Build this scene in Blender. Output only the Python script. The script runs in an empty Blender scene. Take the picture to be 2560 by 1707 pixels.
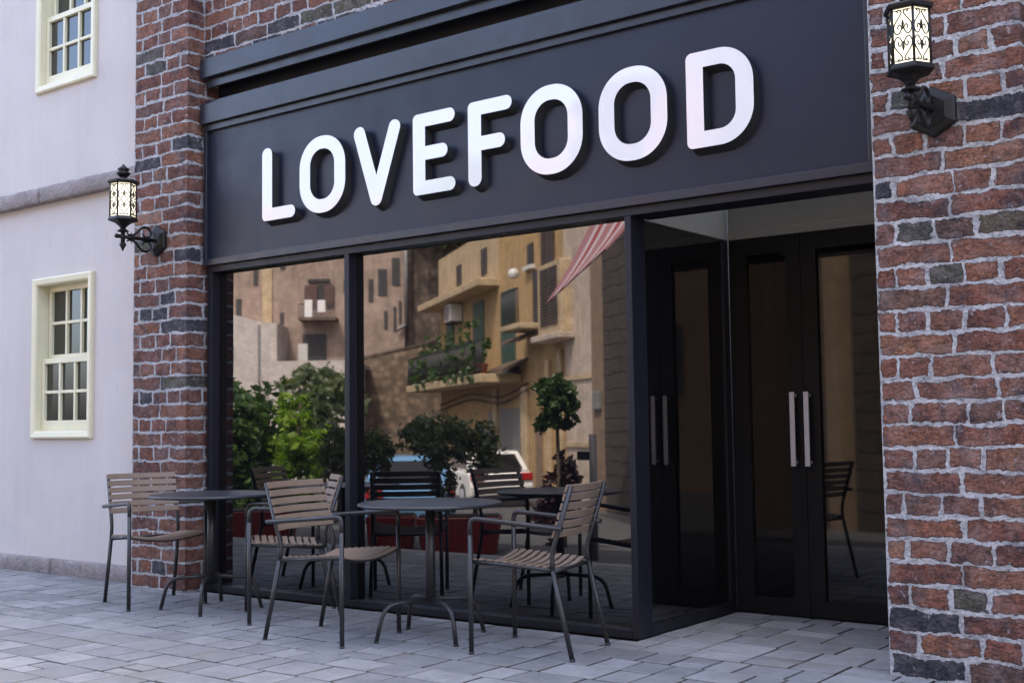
import bpy, math, random
from mathutils import Vector, Matrix
from mathutils.geometry import tessellate_polygon
R = math.radians
S = bpy.context.scene
COL = S.collection
rng = random.Random(7)

# ------------------------------------------------------------------ camera
cam_d = bpy.data.cameras.new("camera")
cam = bpy.data.objects.new("camera", cam_d)
COL.objects.link(cam)
S.camera = cam
cam_d.sensor_width = 36.0
cam_d.lens = 41.895
cam_d.clip_start = 0.05
cam_d.clip_end = 2000.0
def cam_matrix(yaw, pit, roll, loc):
    cy, sy, cp, sp = math.cos(yaw), math.sin(yaw), math.cos(pit), math.sin(pit)
    f = Vector((-sy*cp, cy*cp, sp)); r = Vector((cy, sy, 0)); u = r.cross(f)
    cr, sr = math.cos(roll), math.sin(roll)
    r2 = cr*r + sr*u; u2 = -sr*r + cr*u
    m = Matrix.Identity(4)
    for i in range(3):
        m[i][0], m[i][1], m[i][2], m[i][3] = r2[i], u2[i], -f[i], loc[i]
    return m
cam.matrix_world = cam_matrix(R(37.122), R(3.976), R(-0.771), (3.385, -5.565, 1.16))

# ------------------------------------------------------------------ sky, sun, exposure
SUN_EL, SUN_AZ = 57.0, 14.0            # sun stands behind the shop; azimuth from +Y towards +X
w = bpy.data.worlds.new("World"); S.world = w; w.use_nodes = True
wn = w.node_tree.nodes; wl = w.node_tree.links
bg = wn["Background"]
sky = wn.new("ShaderNodeTexSky"); sky.sky_type = 'NISHITA'; sky.sun_disc = False
sky.sun_elevation = R(SUN_EL); sky.sun_rotation = R(SUN_AZ)
sky.air_density = 0.75; sky.dust_density = 5.0; sky.ozone_density = 0.0
wl.new(sky.outputs[0], bg.inputs[0]); bg.inputs[1].default_value = 0.15
sd = bpy.data.lights.new("sun", 'SUN'); sd.energy = 2.0; sd.angle = R(0.5); sd.color = (1.0, 0.94, 0.85)
so = bpy.data.objects.new("sun", sd); COL.objects.link(so)
sv = Vector((math.sin(R(SUN_AZ))*math.cos(R(SUN_EL)), math.cos(R(SUN_AZ))*math.cos(R(SUN_EL)), math.sin(R(SUN_EL))))
so.rotation_euler = sv.to_track_quat('Z', 'Y').to_euler()
so.location = sv*40
S.view_settings.view_transform = 'Standard'; S.view_settings.look = 'None'
S.view_settings.gamma = 1.0; S.view_settings.use_curve_mapping = False
S.view_settings.exposure = 3.13
S.cycles.max_bounces = 8; S.cycles.glossy_bounces = 4

# ------------------------------------------------------------------ node helpers
class NT:
    def __init__(s, name):
        s.m = bpy.data.materials.new(name); s.m.use_nodes = True
        s.t = s.m.node_tree; s.b = s.t.nodes["Principled BSDF"]
    def n(s, typ, **kw):
        x = s.t.nodes.new("ShaderNode"+typ)
        for k, v in kw.items(): setattr(x, k, v)
        return x
    def l(s, a, b): s.t.links.new(a, b)
    def val(s, sock, v):
        if hasattr(v, "is_linked") or hasattr(v, "links"): s.l(v, sock)
        else: sock.default_value = v
    def math(s, op, a, b=0.0, c=None, clamp=False):
        x = s.n("Math", operation=op); x.use_clamp = clamp
        s.val(x.inputs[0], a); s.val(x.inputs[1], b)
        if c is not None: s.val(x.inputs[2], c)
        return x.outputs[0]
    def vmath(s, op, a, b=None):
        x = s.n("VectorMath", operation=op); s.val(x.inputs[0], a)
        if b is not None: s.val(x.inputs[1], b)
        return x.outputs[0]
    def noise(s, scale, detail=4, rough=0.55, vec=None, dist=0.0):
        x = s.n("TexNoise"); x.inputs["Scale"].default_value = scale
        x.inputs["Detail"].default_value = detail; x.inputs["Roughness"].default_value = rough
        x.inputs["Distortion"].default_value = dist
        s.l(vec if vec is not None else s.pos(), x.inputs["Vector"]); return x
    def pos(s):
        if not hasattr(s, "_p"): s._p = s.n("NewGeometry").outputs["Position"]
        return s._p
    def obj(s):
        if not hasattr(s, "_o"): s._o = s.n("TexCoord").outputs["Object"]
        return s._o
    def ramp(s, f, stops, interp='LINEAR'):
        x = s.n("ValToRGB"); x.color_ramp.interpolation = interp
        e = x.color_ramp.elements
        while len(e) < len(stops): e.new(0.5)
        for i, (p, c) in enumerate(stops):
            e[i].position = p; e[i].color = (c[0], c[1], c[2], 1) if hasattr(c, "__len__") else (c, c, c, 1)
        s.l(f, x.inputs[0]); return x.outputs[0]
    def mix(s, f, a, b, blend='MIX'):
        x = s.n("Mix", data_type='RGBA', blend_type=blend)
        s.val(x.inputs[0], f)
        for k, v in ((6, a), (7, b)):
            if hasattr(v, "links"): s.l(v, x.inputs[k])
            else: x.inputs[k].default_value = (v[0], v[1], v[2], 1)
        return x.outputs[2]
    def mapr(s, v, a, b, c=0.0, d=1.0):
        x = s.n("MapRange"); s.val(x.inputs[0], v)
        for i, q in enumerate((a, b, c, d)): s.val(x.inputs[i+1], q)
        return x.outputs[0]
    def bump(s, h, strength=1.0, dist=0.01):
        x = s.n("Bump"); x.inputs["Strength"].default_value = strength; x.inputs["Distance"].default_value = dist
        s.l(h, x.inputs["Height"]); s.l(x.outputs[0], s.b.inputs["Normal"])
    def base(s, v):
        if hasattr(v, "links"): s.l(v, s.b.inputs["Base Color"])
        else: s.b.inputs["Base Color"].default_value = (v[0], v[1], v[2], 1)
        return s
    def rough(s, v): s.val(s.b.inputs["Roughness"], v); return s
    def set(s, **kw):
        for k, v in kw.items(): s.b.inputs[k.replace("_", " ")].default_value = v
        return s

def simple(name, col, rough=0.5, var=0.15, scale=6.0, bump=0.0, **kw):
    t = NT(name)
    nz = t.noise(scale, 5, 0.6, t.obj())
    lo = [c*(1-var) for c in col]; hi = [min(1, c*(1+var)) for c in col]
    t.base(t.ramp(nz.outputs[0], [(0.3, lo), (0.7, hi)]))
    nr = t.noise(scale*3, 3, 0.6, t.obj())
    t.rough(t.mapr(nr.outputs[0], 0.3, 0.7, max(0.02, rough-0.07), min(1, rough+0.07)))
    if bump: t.bump(t.noise(scale*9, 4, 0.6, t.obj()).outputs[0], 0.5, bump)
    t.set(**kw)
    return t.m

# ------------------------------------------------------------------ materials
def cell_sdf(t, r, warp):
    """signed distance to the edge of a wall or paving cell, from its 'cell' and 'half' UV layers"""
    uv = t.n("UVMap", uv_map="cell").outputs[0]; hf = t.n("UVMap", uv_map="half").outputs[0]
    n1 = t.noise(7, 3, 0.6); n2 = t.noise(34, 4, 0.65)
    wv = t.vmath('ADD', t.vmath('MULTIPLY', t.vmath('SUBTRACT', n1.outputs["Color"], (0.5, 0.5, 0.5)), (warp, warp, warp)),
                 t.vmath('MULTIPLY', t.vmath('SUBTRACT', n2.outputs["Color"], (0.5, 0.5, 0.5)), (warp*0.62, warp*0.62, warp*0.62)))
    p = t.vmath('ABSOLUTE', t.vmath('ADD', uv, wv))
    q = t.vmath('ADD', t.vmath('SUBTRACT', p, hf), (r, r, r))
    s = t.n("SeparateXYZ"); t.l(q, s.inputs[0])
    mx = t.math('MAXIMUM', s.outputs[0], 0.0); my = t.math('MAXIMUM', s.outputs[1], 0.0)
    out = t.math('SQRT', t.math('ADD', t.math('MULTIPLY', mx, mx), t.math('MULTIPLY', my, my)))
    ins = t.math('MINIMUM', t.math('MAXIMUM', s.outputs[0], s.outputs[1]), 0.0)
    return t.math('SUBTRACT', t.math('ADD', out, ins), r)

def mat_brick():
    t = NT("old_brick")
    sdf = cell_sdf(t, 0.014, 0.050)
    at = t.n("Attribute", attribute_name="rnd"); sp = t.n("SeparateColor"); t.l(at.outputs["Color"], sp.inputs[0])
    r1, r2, dark = sp.outputs[0], sp.outputs[1], sp.outputs[2]
    red = t.ramp(r1, [(0.0, (0.140, 0.062, 0.048)), (0.35, (0.195, 0.082, 0.058)), (0.6, (0.245, 0.112, 0.070)), (0.85, (0.160, 0.076, 0.062)), (1.0, (0.305, 0.150, 0.085))])
    blu = t.ramp(r2, [(0.0, (0.035, 0.038, 0.05)), (0.5, (0.06, 0.06, 0.07)), (0.8, (0.095, 0.09, 0.058)), (1.0, (0.12, 0.06, 0.055))])
    c = t.mix(dark, red, blu)
    m1 = t.noise(16, 6, 0.7); m2 = t.noise(70, 5, 0.7); m3 = t.noise(5.5, 5, 0.65); m4 = t.noise(30, 6, 0.75, dist=0.6)
    c = t.mix(1.0, c, t.ramp(m1.outputs[0], [(0.28, 0.55), (0.5, 1.0), (0.72, 1.35)]), 'MULTIPLY')
    c = t.mix(1.0, c, t.ramp(m2.outputs[0], [(0.3, 0.5), (0.55, 1.05), (0.75, 1.45)]), 'MULTIPLY')
    soot = t.ramp(m3.outputs[0], [(0.47, 0.0), (0.64, 0.85)])
    soot2 = t.math('MULTIPLY', soot, t.ramp(m1.outputs[0], [(0.38, 1.0), (0.62, 0.15)]))
    c = t.mix(soot2, c, (0.038, 0.036, 0.046))
    sm = t.ramp(m4.outputs[0], [(0.60, 0.0), (0.67, 0.7)])
    c = t.mix(sm, c, (0.40, 0.385, 0.42))
    # creases: thin dark lines running along the brick
    mpc = t.n("Mapping"); t.l(t.pos(), mpc.inputs[0]); mpc.inputs["Scale"].default_value = (1, 1, 2.6)
    cr = t.noise(17, 5, 0.6, mpc.outputs[0], 0.8)
    crease = t.math('ABSOLUTE', t.math('SUBTRACT', cr.outputs[0], 0.5))
    crk = t.mapr(crease, 0.0, 0.022, 0.0, 1.0)
    c = t.mix(1.0, c, t.ramp(crk, [(0.0, 0.62), (1.0, 1.0)]), 'MULTIPLY')
    du_ = t.noise(9, 6, 0.7)
    c = t.mix(t.ramp(du_.outputs[0], [(0.48, 0.0), (0.72, 0.32)]), c, (0.36, 0.31, 0.31))
    # mortar
    mn = t.noise(26, 6, 0.7); mn2 = t.noise(130, 4, 0.7)
    mo = t.ramp(mn.outputs[0], [(0.28, (0.16, 0.157, 0.16)), (0.44, (0.42, 0.42, 0.43)), (0.75, (0.62, 0.62, 0.635))])
    mo = t.mix(1.0, mo, t.ramp(mn2.outputs[0], [(0.3, 0.72), (0.6, 1.05)]), 'MULTIPLY')
    thr = t.mapr(t.noise(6.5, 4, 0.65).outputs[0], 0.3, 0.7, -0.0175, -0.0015)
    f = t.mapr(t.math('SUBTRACT', sdf, thr), -0.0014, 0.0016)
    edge = t.mapr(t.math('SUBTRACT', sdf, thr), -0.005, 0.0, 1.0, 0.55)  # contact shade along the brick edges, put into the brick colour
    c = t.mix(1.0, c, edge, 'MULTIPLY')
    dirt = t.math('MULTIPLY', t.ramp(m3.outputs[0], [(0.5, 0.0), (0.66, 0.7)]), t.ramp(m4.outputs[0], [(0.42, 1.0), (0.58, 0.3)]))
    mo = t.mix(dirt, mo, (0.11, 0.11, 0.12))
    t.base(t.mix(f, c, mo)); t.rough(0.88)
    t.b.inputs["Specular IOR Level"].default_value = 0.25
    prof = t.mapr(t.math('SUBTRACT', sdf, thr), -0.0035, 0.0015, 1.0, 0.0)
    h = t.math('ADD', prof, t.math('ADD', t.math('MULTIPLY', m4.outputs[0], 0.75), t.math('MULTIPLY', m2.outputs[0], 0.35)))
    h = t.math('ADD', h, t.math('ADD', t.math('MULTIPLY', r2, 0.2), t.math('ADD', t.math('MULTIPLY', crk, 0.35), t.math('MULTIPLY', cr.outputs[0], 0.8))))
    t.bump(h, 1.0, 0.0085)
    return t.m

def mat_paver():
    t = NT("concrete_paver")
    at = t.n("Attribute", attribute_name="rnd"); sp = t.n("SeparateColor"); t.l(at.outputs["Color"], sp.inputs[0])
    c = t.ramp(sp.outputs[0], [(0.0, (0.150, 0.152, 0.158)), (0.5, (0.195, 0.197, 0.203)), (1.0, (0.245, 0.245, 0.25))])
    n1 = t.noise(5, 6, 0.65); n2 = t.noise(24, 5, 0.65, dist=0.3); n3 = t.noise(260, 3, 0.7); n4 = t.noise(1.6, 5, 0.6)
    c = t.mix(1.0, c, t.ramp(n1.outputs[0], [(0.3, 0.78), (0.7, 1.18)]), 'MULTIPLY')
    c = t.mix(1.0, c, t.ramp(n2.outputs[0], [(0.3, 0.86), (0.7, 1.12)]), 'MULTIPLY')
    c = t.mix(1.0, c, t.ramp(n3.outputs[0], [(0.3, 0.86), (0.7, 1.10)]), 'MULTIPLY')
    c = t.mix(t.ramp(n4.outputs[0], [(0.52, 0.0), (0.70, 0.45)]), c, (0.165, 0.142, 0.115))
    sdf = cell_sdf(t, 0.006, 0.007)
    chip = t.mapr(sdf, -0.010, -0.005, 0.0, 1.0)
    c = t.mix(t.math('MULTIPLY', chip, 0.35), c, (0.27, 0.27, 0.275))
    c = t.mix(sp.outputs[2], c, t.ramp(n2.outputs[0], [(0.3, (0.016, 0.015, 0.013)), (0.7, (0.045, 0.038, 0.029))]))
    t.base(c); t.rough(0.78)
    t.bump(t.math('ADD', t.math('MULTIPLY', n3.outputs[0], 0.4), n2.outputs[0]), 0.55, 0.004)
    return t.m

def mat_stucco():
    t = NT("lilac_stucco")
    mp = t.n("Mapping"); t.l(t.pos(), mp.inputs[0]); mp.inputs["Scale"].default_value = (1, 1, 0.16)
    st = t.noise(6.5, 6, 0.65, mp.outputs[0]); n1 = t.noise(1.1, 5, 0.6); n2 = t.noise(80, 4, 0.7)
    mp2 = t.n("Mapping"); t.l(t.pos(), mp2.inputs[0]); mp2.inputs["Scale"].default_value = (1, 1, 0.35)
    sp = t.noise(11, 5, 0.6, mp2.outputs[0])
    c = t.ramp(n1.outputs[0], [(0.3, (0.52, 0.488, 0.465)), (0.7, (0.58, 0.548, 0.525))])
    c = t.mix(1.0, c, t.ramp(st.outputs[0], [(0.3, 0.965), (0.6, 1.015)]), 'MULTIPLY')
    c = t.mix(t.ramp(sp.outputs[0], [(0.62, 0.0), (0.76, 0.45)]), c, (0.36, 0.30, 0.31))
    t.base(c); t.rough(0.9)
    t.bump(t.math('ADD', n2.outputs[0], t.math('MULTIPLY', sp.outputs[0], 0.6)), 0.5, 0.004)
    return t.m

def mat_stone(name, a, b, scale=6, bump=0.02):
    t = NT(name)
    n1 = t.noise(scale, 6, 0.65); n2 = t.noise(scale*7, 6, 0.7); n3 = t.noise(scale*25, 4, 0.7)
    c = t.ramp(n1.outputs[0], [(0.3, a), (0.7, b)])
    c = t.mix(1.0, c, t.ramp(n2.outputs[0], [(0.3, 0.7), (0.7, 1.2)]), 'MULTIPLY')
    t.base(c); t.rough(0.9)
    t.bump(t.math('ADD', t.math('MULTIPLY', n1.outputs[0], 1.4), t.math('ADD', n2.outputs[0], t.math('MULTIPLY', n3.outputs[0], 0.35))), 0.9, bump)
    return t.m

def mat_glass(name, ior, rough=0.0, col=(0.004, 0.004, 0.005)):
    t = NT(name); t.base(col); t.rough(rough); t.set(IOR=ior)
    n = t.noise(0.7, 2, 0.5, t.obj())
    t.bump(n.outputs[0], 0.05, 0.004)
    return t.m

def mat_masonry(name, a, b, mortar, bw, bh, rot=0.0):
    t = NT(name)
    br = t.n("TexBrick"); br.inputs["Scale"].default_value = 1.0
    br.inputs["Brick Width"].default_value = bw; br.inputs["Row Height"].default_value = bh
    br.inputs["Mortar Size"].default_value = 0.03; br.inputs["Mortar Smooth"].default_value = 0.5
    nz = t.noise(1.5, 4, 0.6, t.obj())
    vec = t.vmath('ADD', t.obj(), t.vmath('MULTIPLY', nz.outputs["Color"], (0.25, 0.25, 0.25)))
    sx = t.n("SeparateXYZ"); t.l(vec, sx.inputs[0]); cx = t.n("CombineXYZ")
    t.l(sx.outputs[0], cx.inputs[0]); t.l(sx.outputs[2], cx.inputs[1])
    t.l(cx.outputs[0], br.inputs["Vector"])
    n1 = t.noise(0.5, 6, 0.65, t.obj()); n2 = t.noise(4, 6, 0.7, t.obj())
    c = t.ramp(n1.outputs[0], [(0.3, a), (0.7, b)])
    c = t.mix(1.0, c, t.ramp(n2.outputs[0], [(0.3, 0.6), (0.7, 1.25)]), 'MULTIPLY')
    t.base(t.mix(t.math('MULTIPLY', br.outputs["Fac"], 0.8), c, mortar)); t.rough(0.95)
    t.bump(t.math('SUBTRACT', n2.outputs[0], br.outputs["Fac"]), 0.8, 0.06)
    return t.m

def mat_render(name, a, b, stain=(0.2, 0.16, 0.12), amt=0.6, rubbly=False):
    t = NT(name)
    n1 = t.noise(0.6, 6, 0.65, t.obj()); n2 = t.noise(3.0, 6, 0.7, t.obj())
    mp = t.n("Mapping"); t.l(t.obj(), mp.inputs[0]); mp.inputs["Scale"].default_value = (1, 1, 0.2)
    n3 = t.noise(2.2, 6, 0.7, mp.outputs[0])
    c = t.ramp(n1.outputs[0], [(0.3, a), (0.7, b)])
    c = t.mix(1.0, c, t.ramp(n2.outputs[0], [(0.3, 0.66), (0.7, 1.2)]), 'MULTIPLY')
    n4 = t.noise(11, 5, 0.7, t.obj())
    c = t.mix(1.0, c, t.ramp(n4.outputs[0], [(0.3, 0.8), (0.7, 1.12)]), 'MULTIPLY')
    c = t.mix(t.ramp(n3.outputs[0], [(0.47, 0.0), (0.72, amt)]), c, stain)
    if rubbly:
        vo = t.n("TexVoronoi"); vo.inputs["Scale"].default_value = 3.2; t.l(t.vmath('ADD', t.obj(), t.vmath('MULTIPLY', n2.outputs["Color"], (0.3, 0.3, 0.3))), vo.inputs["Vector"])
        c = t.mix(1.0, c, t.ramp(vo.outputs["Distance"], [(0.05, 1.25), (0.6, 0.5)]), 'MULTIPLY')
    t.base(c); t.rough(0.92); t.bump(n2.outputs[0], 0.4, 0.03)
    return t.m

def mat_leaf(name, a, b, sub=0.4):
    t = NT(name)
    at = t.n("Attribute", attribute_name="rnd"); sp = t.n("SeparateColor"); t.l(at.outputs["Color"], sp.inputs[0])
    c = t.ramp(sp.outputs[0], [(0.0, a), (0.6, [(x+y)/2 for x, y in zip(a, b)]), (1.0, b)])
    t.base(c); t.rough(0.42)
    tr = t.n("BsdfTranslucent"); t.l(t.mix(1.0, c, (1.5, 1.7, 0.6), 'MULTIPLY'), tr.inputs[0])
    mx = t.n("MixShader"); mx.inputs[0].default_value = sub
    out = [n for n in t.t.nodes if n.type == 'OUTPUT_MATERIAL'][0]
    t.l(t.b.outputs[0], mx.inputs[1]); t.l(tr.outputs[0], mx.inputs[2]); t.l(mx.outputs[0], out.inputs[0])
    return t.m

def mat_awning():
    t = NT("striped_canvas")
    sx = t.n("SeparateXYZ"); t.l(t.n("UVMap", uv_map="cell").outputs[0], sx.inputs[0])
    f = t.math('FRACT', t.math('MULTIPLY', sx.outputs[0], 2.3))
    c = t.ramp(f, [(0.0, (0.28, 0.12, 0.13)), (0.38, (0.28, 0.12, 0.13)), (0.42, (0.44, 0.37, 0.39)), (0.56, (0.44, 0.37, 0.39)), (0.60, (0.24, 0.03, 0.028)), (0.8, (0.24, 0.03, 0.028)), (0.84, (0.44, 0.37, 0.39)), (0.97, (0.44, 0.37, 0.39))])
    t.base(c); t.rough(0.85)
    return t.m

def mat_emit(name, col, strength):
    t = NT(name)
    n = t.noise(9, 3, 0.5, t.obj())
    c = t.ramp(n.outputs[0], [(0.3, [x*0.92 for x in col]), (0.7, col)])
    t.base((0.8, 0.78, 0.7)); t.rough(0.3)
    t.l(c, t.b.inputs["Emission Color"]); t.b.inputs["Emission Strength"].default_value = strength
    return t.m

M = {}
M['brick'] = mat_brick(); M['paver'] = mat_paver(); M['stucco'] = mat_stucco()
M['joint'] = simple("joint_sand", (0.028, 0.025, 0.021), 0.95, 0.3, 20)
M['ledge'] = mat_stone("weathered_ledge_stone", (0.27, 0.235, 0.225), (0.43, 0.38, 0.37), 6, 0.03)
M['slate'] = simple("satin_slate_paint", (0.014, 0.017, 0.027), 0.33, 0.05, 2.0)
M['panel'] = simple("slate_sign_panel", (0.007, 0.011, 0.026), 0.36, 0.05, 1.5)
M['panel'].node_tree.nodes['Principled BSDF'].inputs['Specular IOR Level'].default_value = 0.36
M['frame_paint'] = simple('slate_frame_paint', (0.011, 0.012, 0.018), 0.42, 0.06, 2.0)
M['frame_paint'].node_tree.nodes['Principled BSDF'].inputs['Specular IOR Level'].default_value = 0.3
M['matt_black'] = simple('matt_black_gap', (0.008, 0.008, 0.008), 0.95, 0.1, 3.0)
M['matt_black'].node_tree.nodes['Principled BSDF'].inputs['Specular IOR Level'].default_value = 0.05
M['recess'] = simple("dark_lobby_paint", (0.24, 0.24, 0.215), 0.38, 0.05, 2.0)
M['door'] = simple("black_door_paint", (0.008, 0.0085, 0.010), 0.5, 0.06, 3.0)
M['door'].node_tree.nodes["Principled BSDF"].inputs["Specular IOR Level"].default_value = 0.2
M['greyrender'] = mat_render("grey_render", (0.30, 0.30, 0.295), (0.36, 0.36, 0.35), (0.2, 0.2, 0.2))
M['glass'] = mat_glass("tinted_mirror_glass", 1.92, 0.018)
M['glass_door'] = mat_glass("dark_door_glass", 1.52, 0.03)
M['glass_house'] = mat_glass("old_house_glass", 1.75, 0.02)
M['steel'] = simple("brushed_steel", (0.56, 0.57, 0.60), 0.5, 0.05, 8.0, Metallic=0.35)
M['white_face'] = simple("gloss_white_acrylic", (0.79, 0.79, 0.785), 0.06, 0.012, 2.0, IOR=1.7)
_t = M["white_face"].node_tree; _n = _t.nodes.new("ShaderNodeTexNoise"); _n.inputs["Scale"].default_value = 2.2; _n.inputs["Detail"].default_value = 2
_b = _t.nodes.new("ShaderNodeBump"); _b.inputs["Strength"].default_value = 0.35; _b.inputs["Distance"].default_value = 0.02
_c = _t.nodes.new("ShaderNodeTexCoord"); _t.links.new(_c.outputs["Object"], _n.inputs["Vector"])
_t.links.new(_n.outputs[0], _b.inputs["Height"]); _t.links.new(_b.outputs[0], _t.nodes["Principled BSDF"].inputs["Normal"])
M['black_side'] = simple("black_letter_return", (0.012, 0.013, 0.014), 0.5, 0.1, 5.0)
M['cream'] = simple("cream_window_paint", (0.70, 0.67, 0.47), 0.4, 0.05, 4.0)
M['frame'] = simple("anthracite_powder_coat", (0.022, 0.022, 0.023), 0.38, 0.08, 12.0)
M['slat'] = simple("taupe_slat", (0.205, 0.147, 0.103), 0.55, 0.10, 9.0, 0.001)
M['tabletop'] = simple("grey_table_laminate", (0.032, 0.033, 0.038), 0.34, 0.03, 1.5)
M['iron'] = simple("black_cast_iron", (0.009, 0.0088, 0.009), 0.42, 0.15, 14.0, 0.002)
M['iron'].node_tree.nodes["Principled BSDF"].inputs["Specular IOR Level"].default_value = 0.3
M['lampglow'] = mat_emit("lit_lantern_glass", (1.0, 0.88, 0.62), 0.18)
M['asphalt'] = mat_stone("grey_asphalt", (0.055, 0.055, 0.058), (0.085, 0.083, 0.082), 1.2, 0.006)
M['kerb'] = mat_stone("kerb_granite", (0.22, 0.22, 0.22), (0.30, 0.30, 0.30), 8, 0.004)
M['plainbrick'] = mat_render("rear_brickwork", (0.17, 0.08, 0.06), (0.22, 0.10, 0.08))
M['ochre'] = mat_render("ochre_render", (0.42, 0.265, 0.115), (0.50, 0.325, 0.145), (0.24, 0.165, 0.10))
M['ochre_light'] = mat_render("pale_ochre_render", (0.45, 0.335, 0.20), (0.53, 0.40, 0.25), (0.24, 0.175, 0.115))
M['creamwall'] = mat_render("cream_render", (0.46, 0.37, 0.29), (0.54, 0.44, 0.36), (0.3, 0.23, 0.18))
M['brownwall'] = mat_render("brown_render", (0.20, 0.13, 0.085), (0.25, 0.165, 0.11))
M['rustwall'] = mat_render('rust_render', (0.34, 0.12, 0.045), (0.42, 0.155, 0.06), (0.10, 0.045, 0.025), 0.5)
M['tanwall'] = mat_render('tan_render', (0.10, 0.065, 0.042), (0.13, 0.085, 0.055))
M['tanlight'] = mat_render('light_tan_render', (0.22, 0.15, 0.095), (0.27, 0.19, 0.12))
M['darktimber'] = mat_masonry("dark_timber_cladding", (0.045, 0.034, 0.028), (0.06, 0.045, 0.036), (0.02, 0.016, 0.014), 4.0, 0.35)
M['oldstone'] = mat_render("old_plaster_stone", (0.28, 0.20, 0.16), (0.42, 0.315, 0.26), (0.14, 0.105, 0.088), 0.85)
M['rubble'] = mat_render("rubble_stone", (0.11, 0.08, 0.063), (0.25, 0.185, 0.145), (0.075, 0.055, 0.046), 0.85, True)
M['ashlar'] = mat_render("ashlar_stone", (0.20, 0.14, 0.095), (0.34, 0.25, 0.18), (0.13, 0.095, 0.07), 0.6, True)
M['palewall'] = mat_render("pale_render", (0.46, 0.41, 0.375), (0.53, 0.475, 0.44), (0.33, 0.28, 0.25), 0.5)
M['shutter_green'] = simple("green_shutter_paint", (0.035, 0.075, 0.06), 0.6, 0.2, 4.0)
M['shutter_brown'] = simple("brown_shutter_paint", (0.085, 0.04, 0.032), 0.6, 0.2, 4.0)
M['louvre'] = simple("dark_louvre_paint", (0.05, 0.035, 0.03), 0.6, 0.2, 4.0)
M['darkvoid'] = simple("dark_opening", (0.03, 0.028, 0.03), 0.5, 0.2, 3.0)
M['greymetal'] = simple("grey_roller_shutter", (0.17, 0.165, 0.165), 0.5, 0.15, 3.0)
M['acwhite'] = simple("white_enamel", (0.62, 0.60, 0.57), 0.4, 0.08, 4.0)
M['railing'] = simple("black_railing", (0.02, 0.02, 0.022), 0.5, 0.1, 6.0)
M['terracotta'] = simple("terracotta", (0.34, 0.10, 0.05), 0.8, 0.2, 6.0)
M['tile'] = mat_masonry("clay_roof_tile", (0.13, 0.085, 0.06), (0.19, 0.125, 0.09), (0.05, 0.035, 0.03), 0.3, 0.3)
M['redplanter'] = simple("red_planter", (0.16, 0.012, 0.012), 0.4, 0.15, 5.0)
M['bark'] = mat_stone("bark", (0.10, 0.07, 0.05), (0.19, 0.14, 0.10), 14, 0.02)
M['leaf_bright'] = mat_leaf("bright_leaf", (0.05, 0.115, 0.015), (0.34, 0.47, 0.06), 0.45)  # sunlight on the far left tree is put into this leaf colour
M['leaf_dark'] = mat_leaf("dark_leaf", (0.045, 0.065, 0.03), (0.19, 0.22, 0.11), 0.3)
M['leaf_mid'] = mat_leaf("mid_leaf", (0.022, 0.050, 0.015), (0.085, 0.15, 0.035), 0.3)  # darkened for the shaded part of the far left tree
M['leaf_purple'] = mat_leaf("purple_leaf", (0.03, 0.012, 0.014), (0.06, 0.022, 0.026), 0.2)
M['carwhite'] = simple("white_car_paint", (0.70, 0.68, 0.66), 0.15, 0.02, 2.0)
M['carblue'] = simple("pale_blue_car_paint", (0.12, 0.27, 0.46), 0.15, 0.03, 2.0)
M['carglass'] = mat_glass("car_glass", 1.55, 0.02)
M['tyre'] = simple("tyre_rubber", (0.02, 0.02, 0.02), 0.8, 0.1, 6.0)
M['taillight'] = simple("red_lens", (0.35, 0.01, 0.01), 0.15, 0.1, 4.0)
M['cloth'] = simple("white_cloth", (0.70, 0.68, 0.68), 0.9, 0.05, 4.0)
M['awning'] = mat_awning()
M['roofing'] = simple("roofing_felt", (0.10, 0.10, 0.10), 0.9, 0.2, 3.0)

# ------------------------------------------------------------------ object helpers
def props(o, label=None, cat=None, group=None, kind=None):
    if label: o['label'] = label
    if cat: o['category'] = cat
    if group: o['group'] = group
    if kind: o['kind'] = kind
    return o
def thing(name, label, cat, loc=(0, 0, 0), rz=0.0, group=None):
    o = bpy.data.objects.new(name, None); COL.objects.link(o)
    o.empty_display_size = 0.2; o.location = loc; o.rotation_euler = (0, 0, rz)
    return props(o, label, cat, group)

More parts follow.
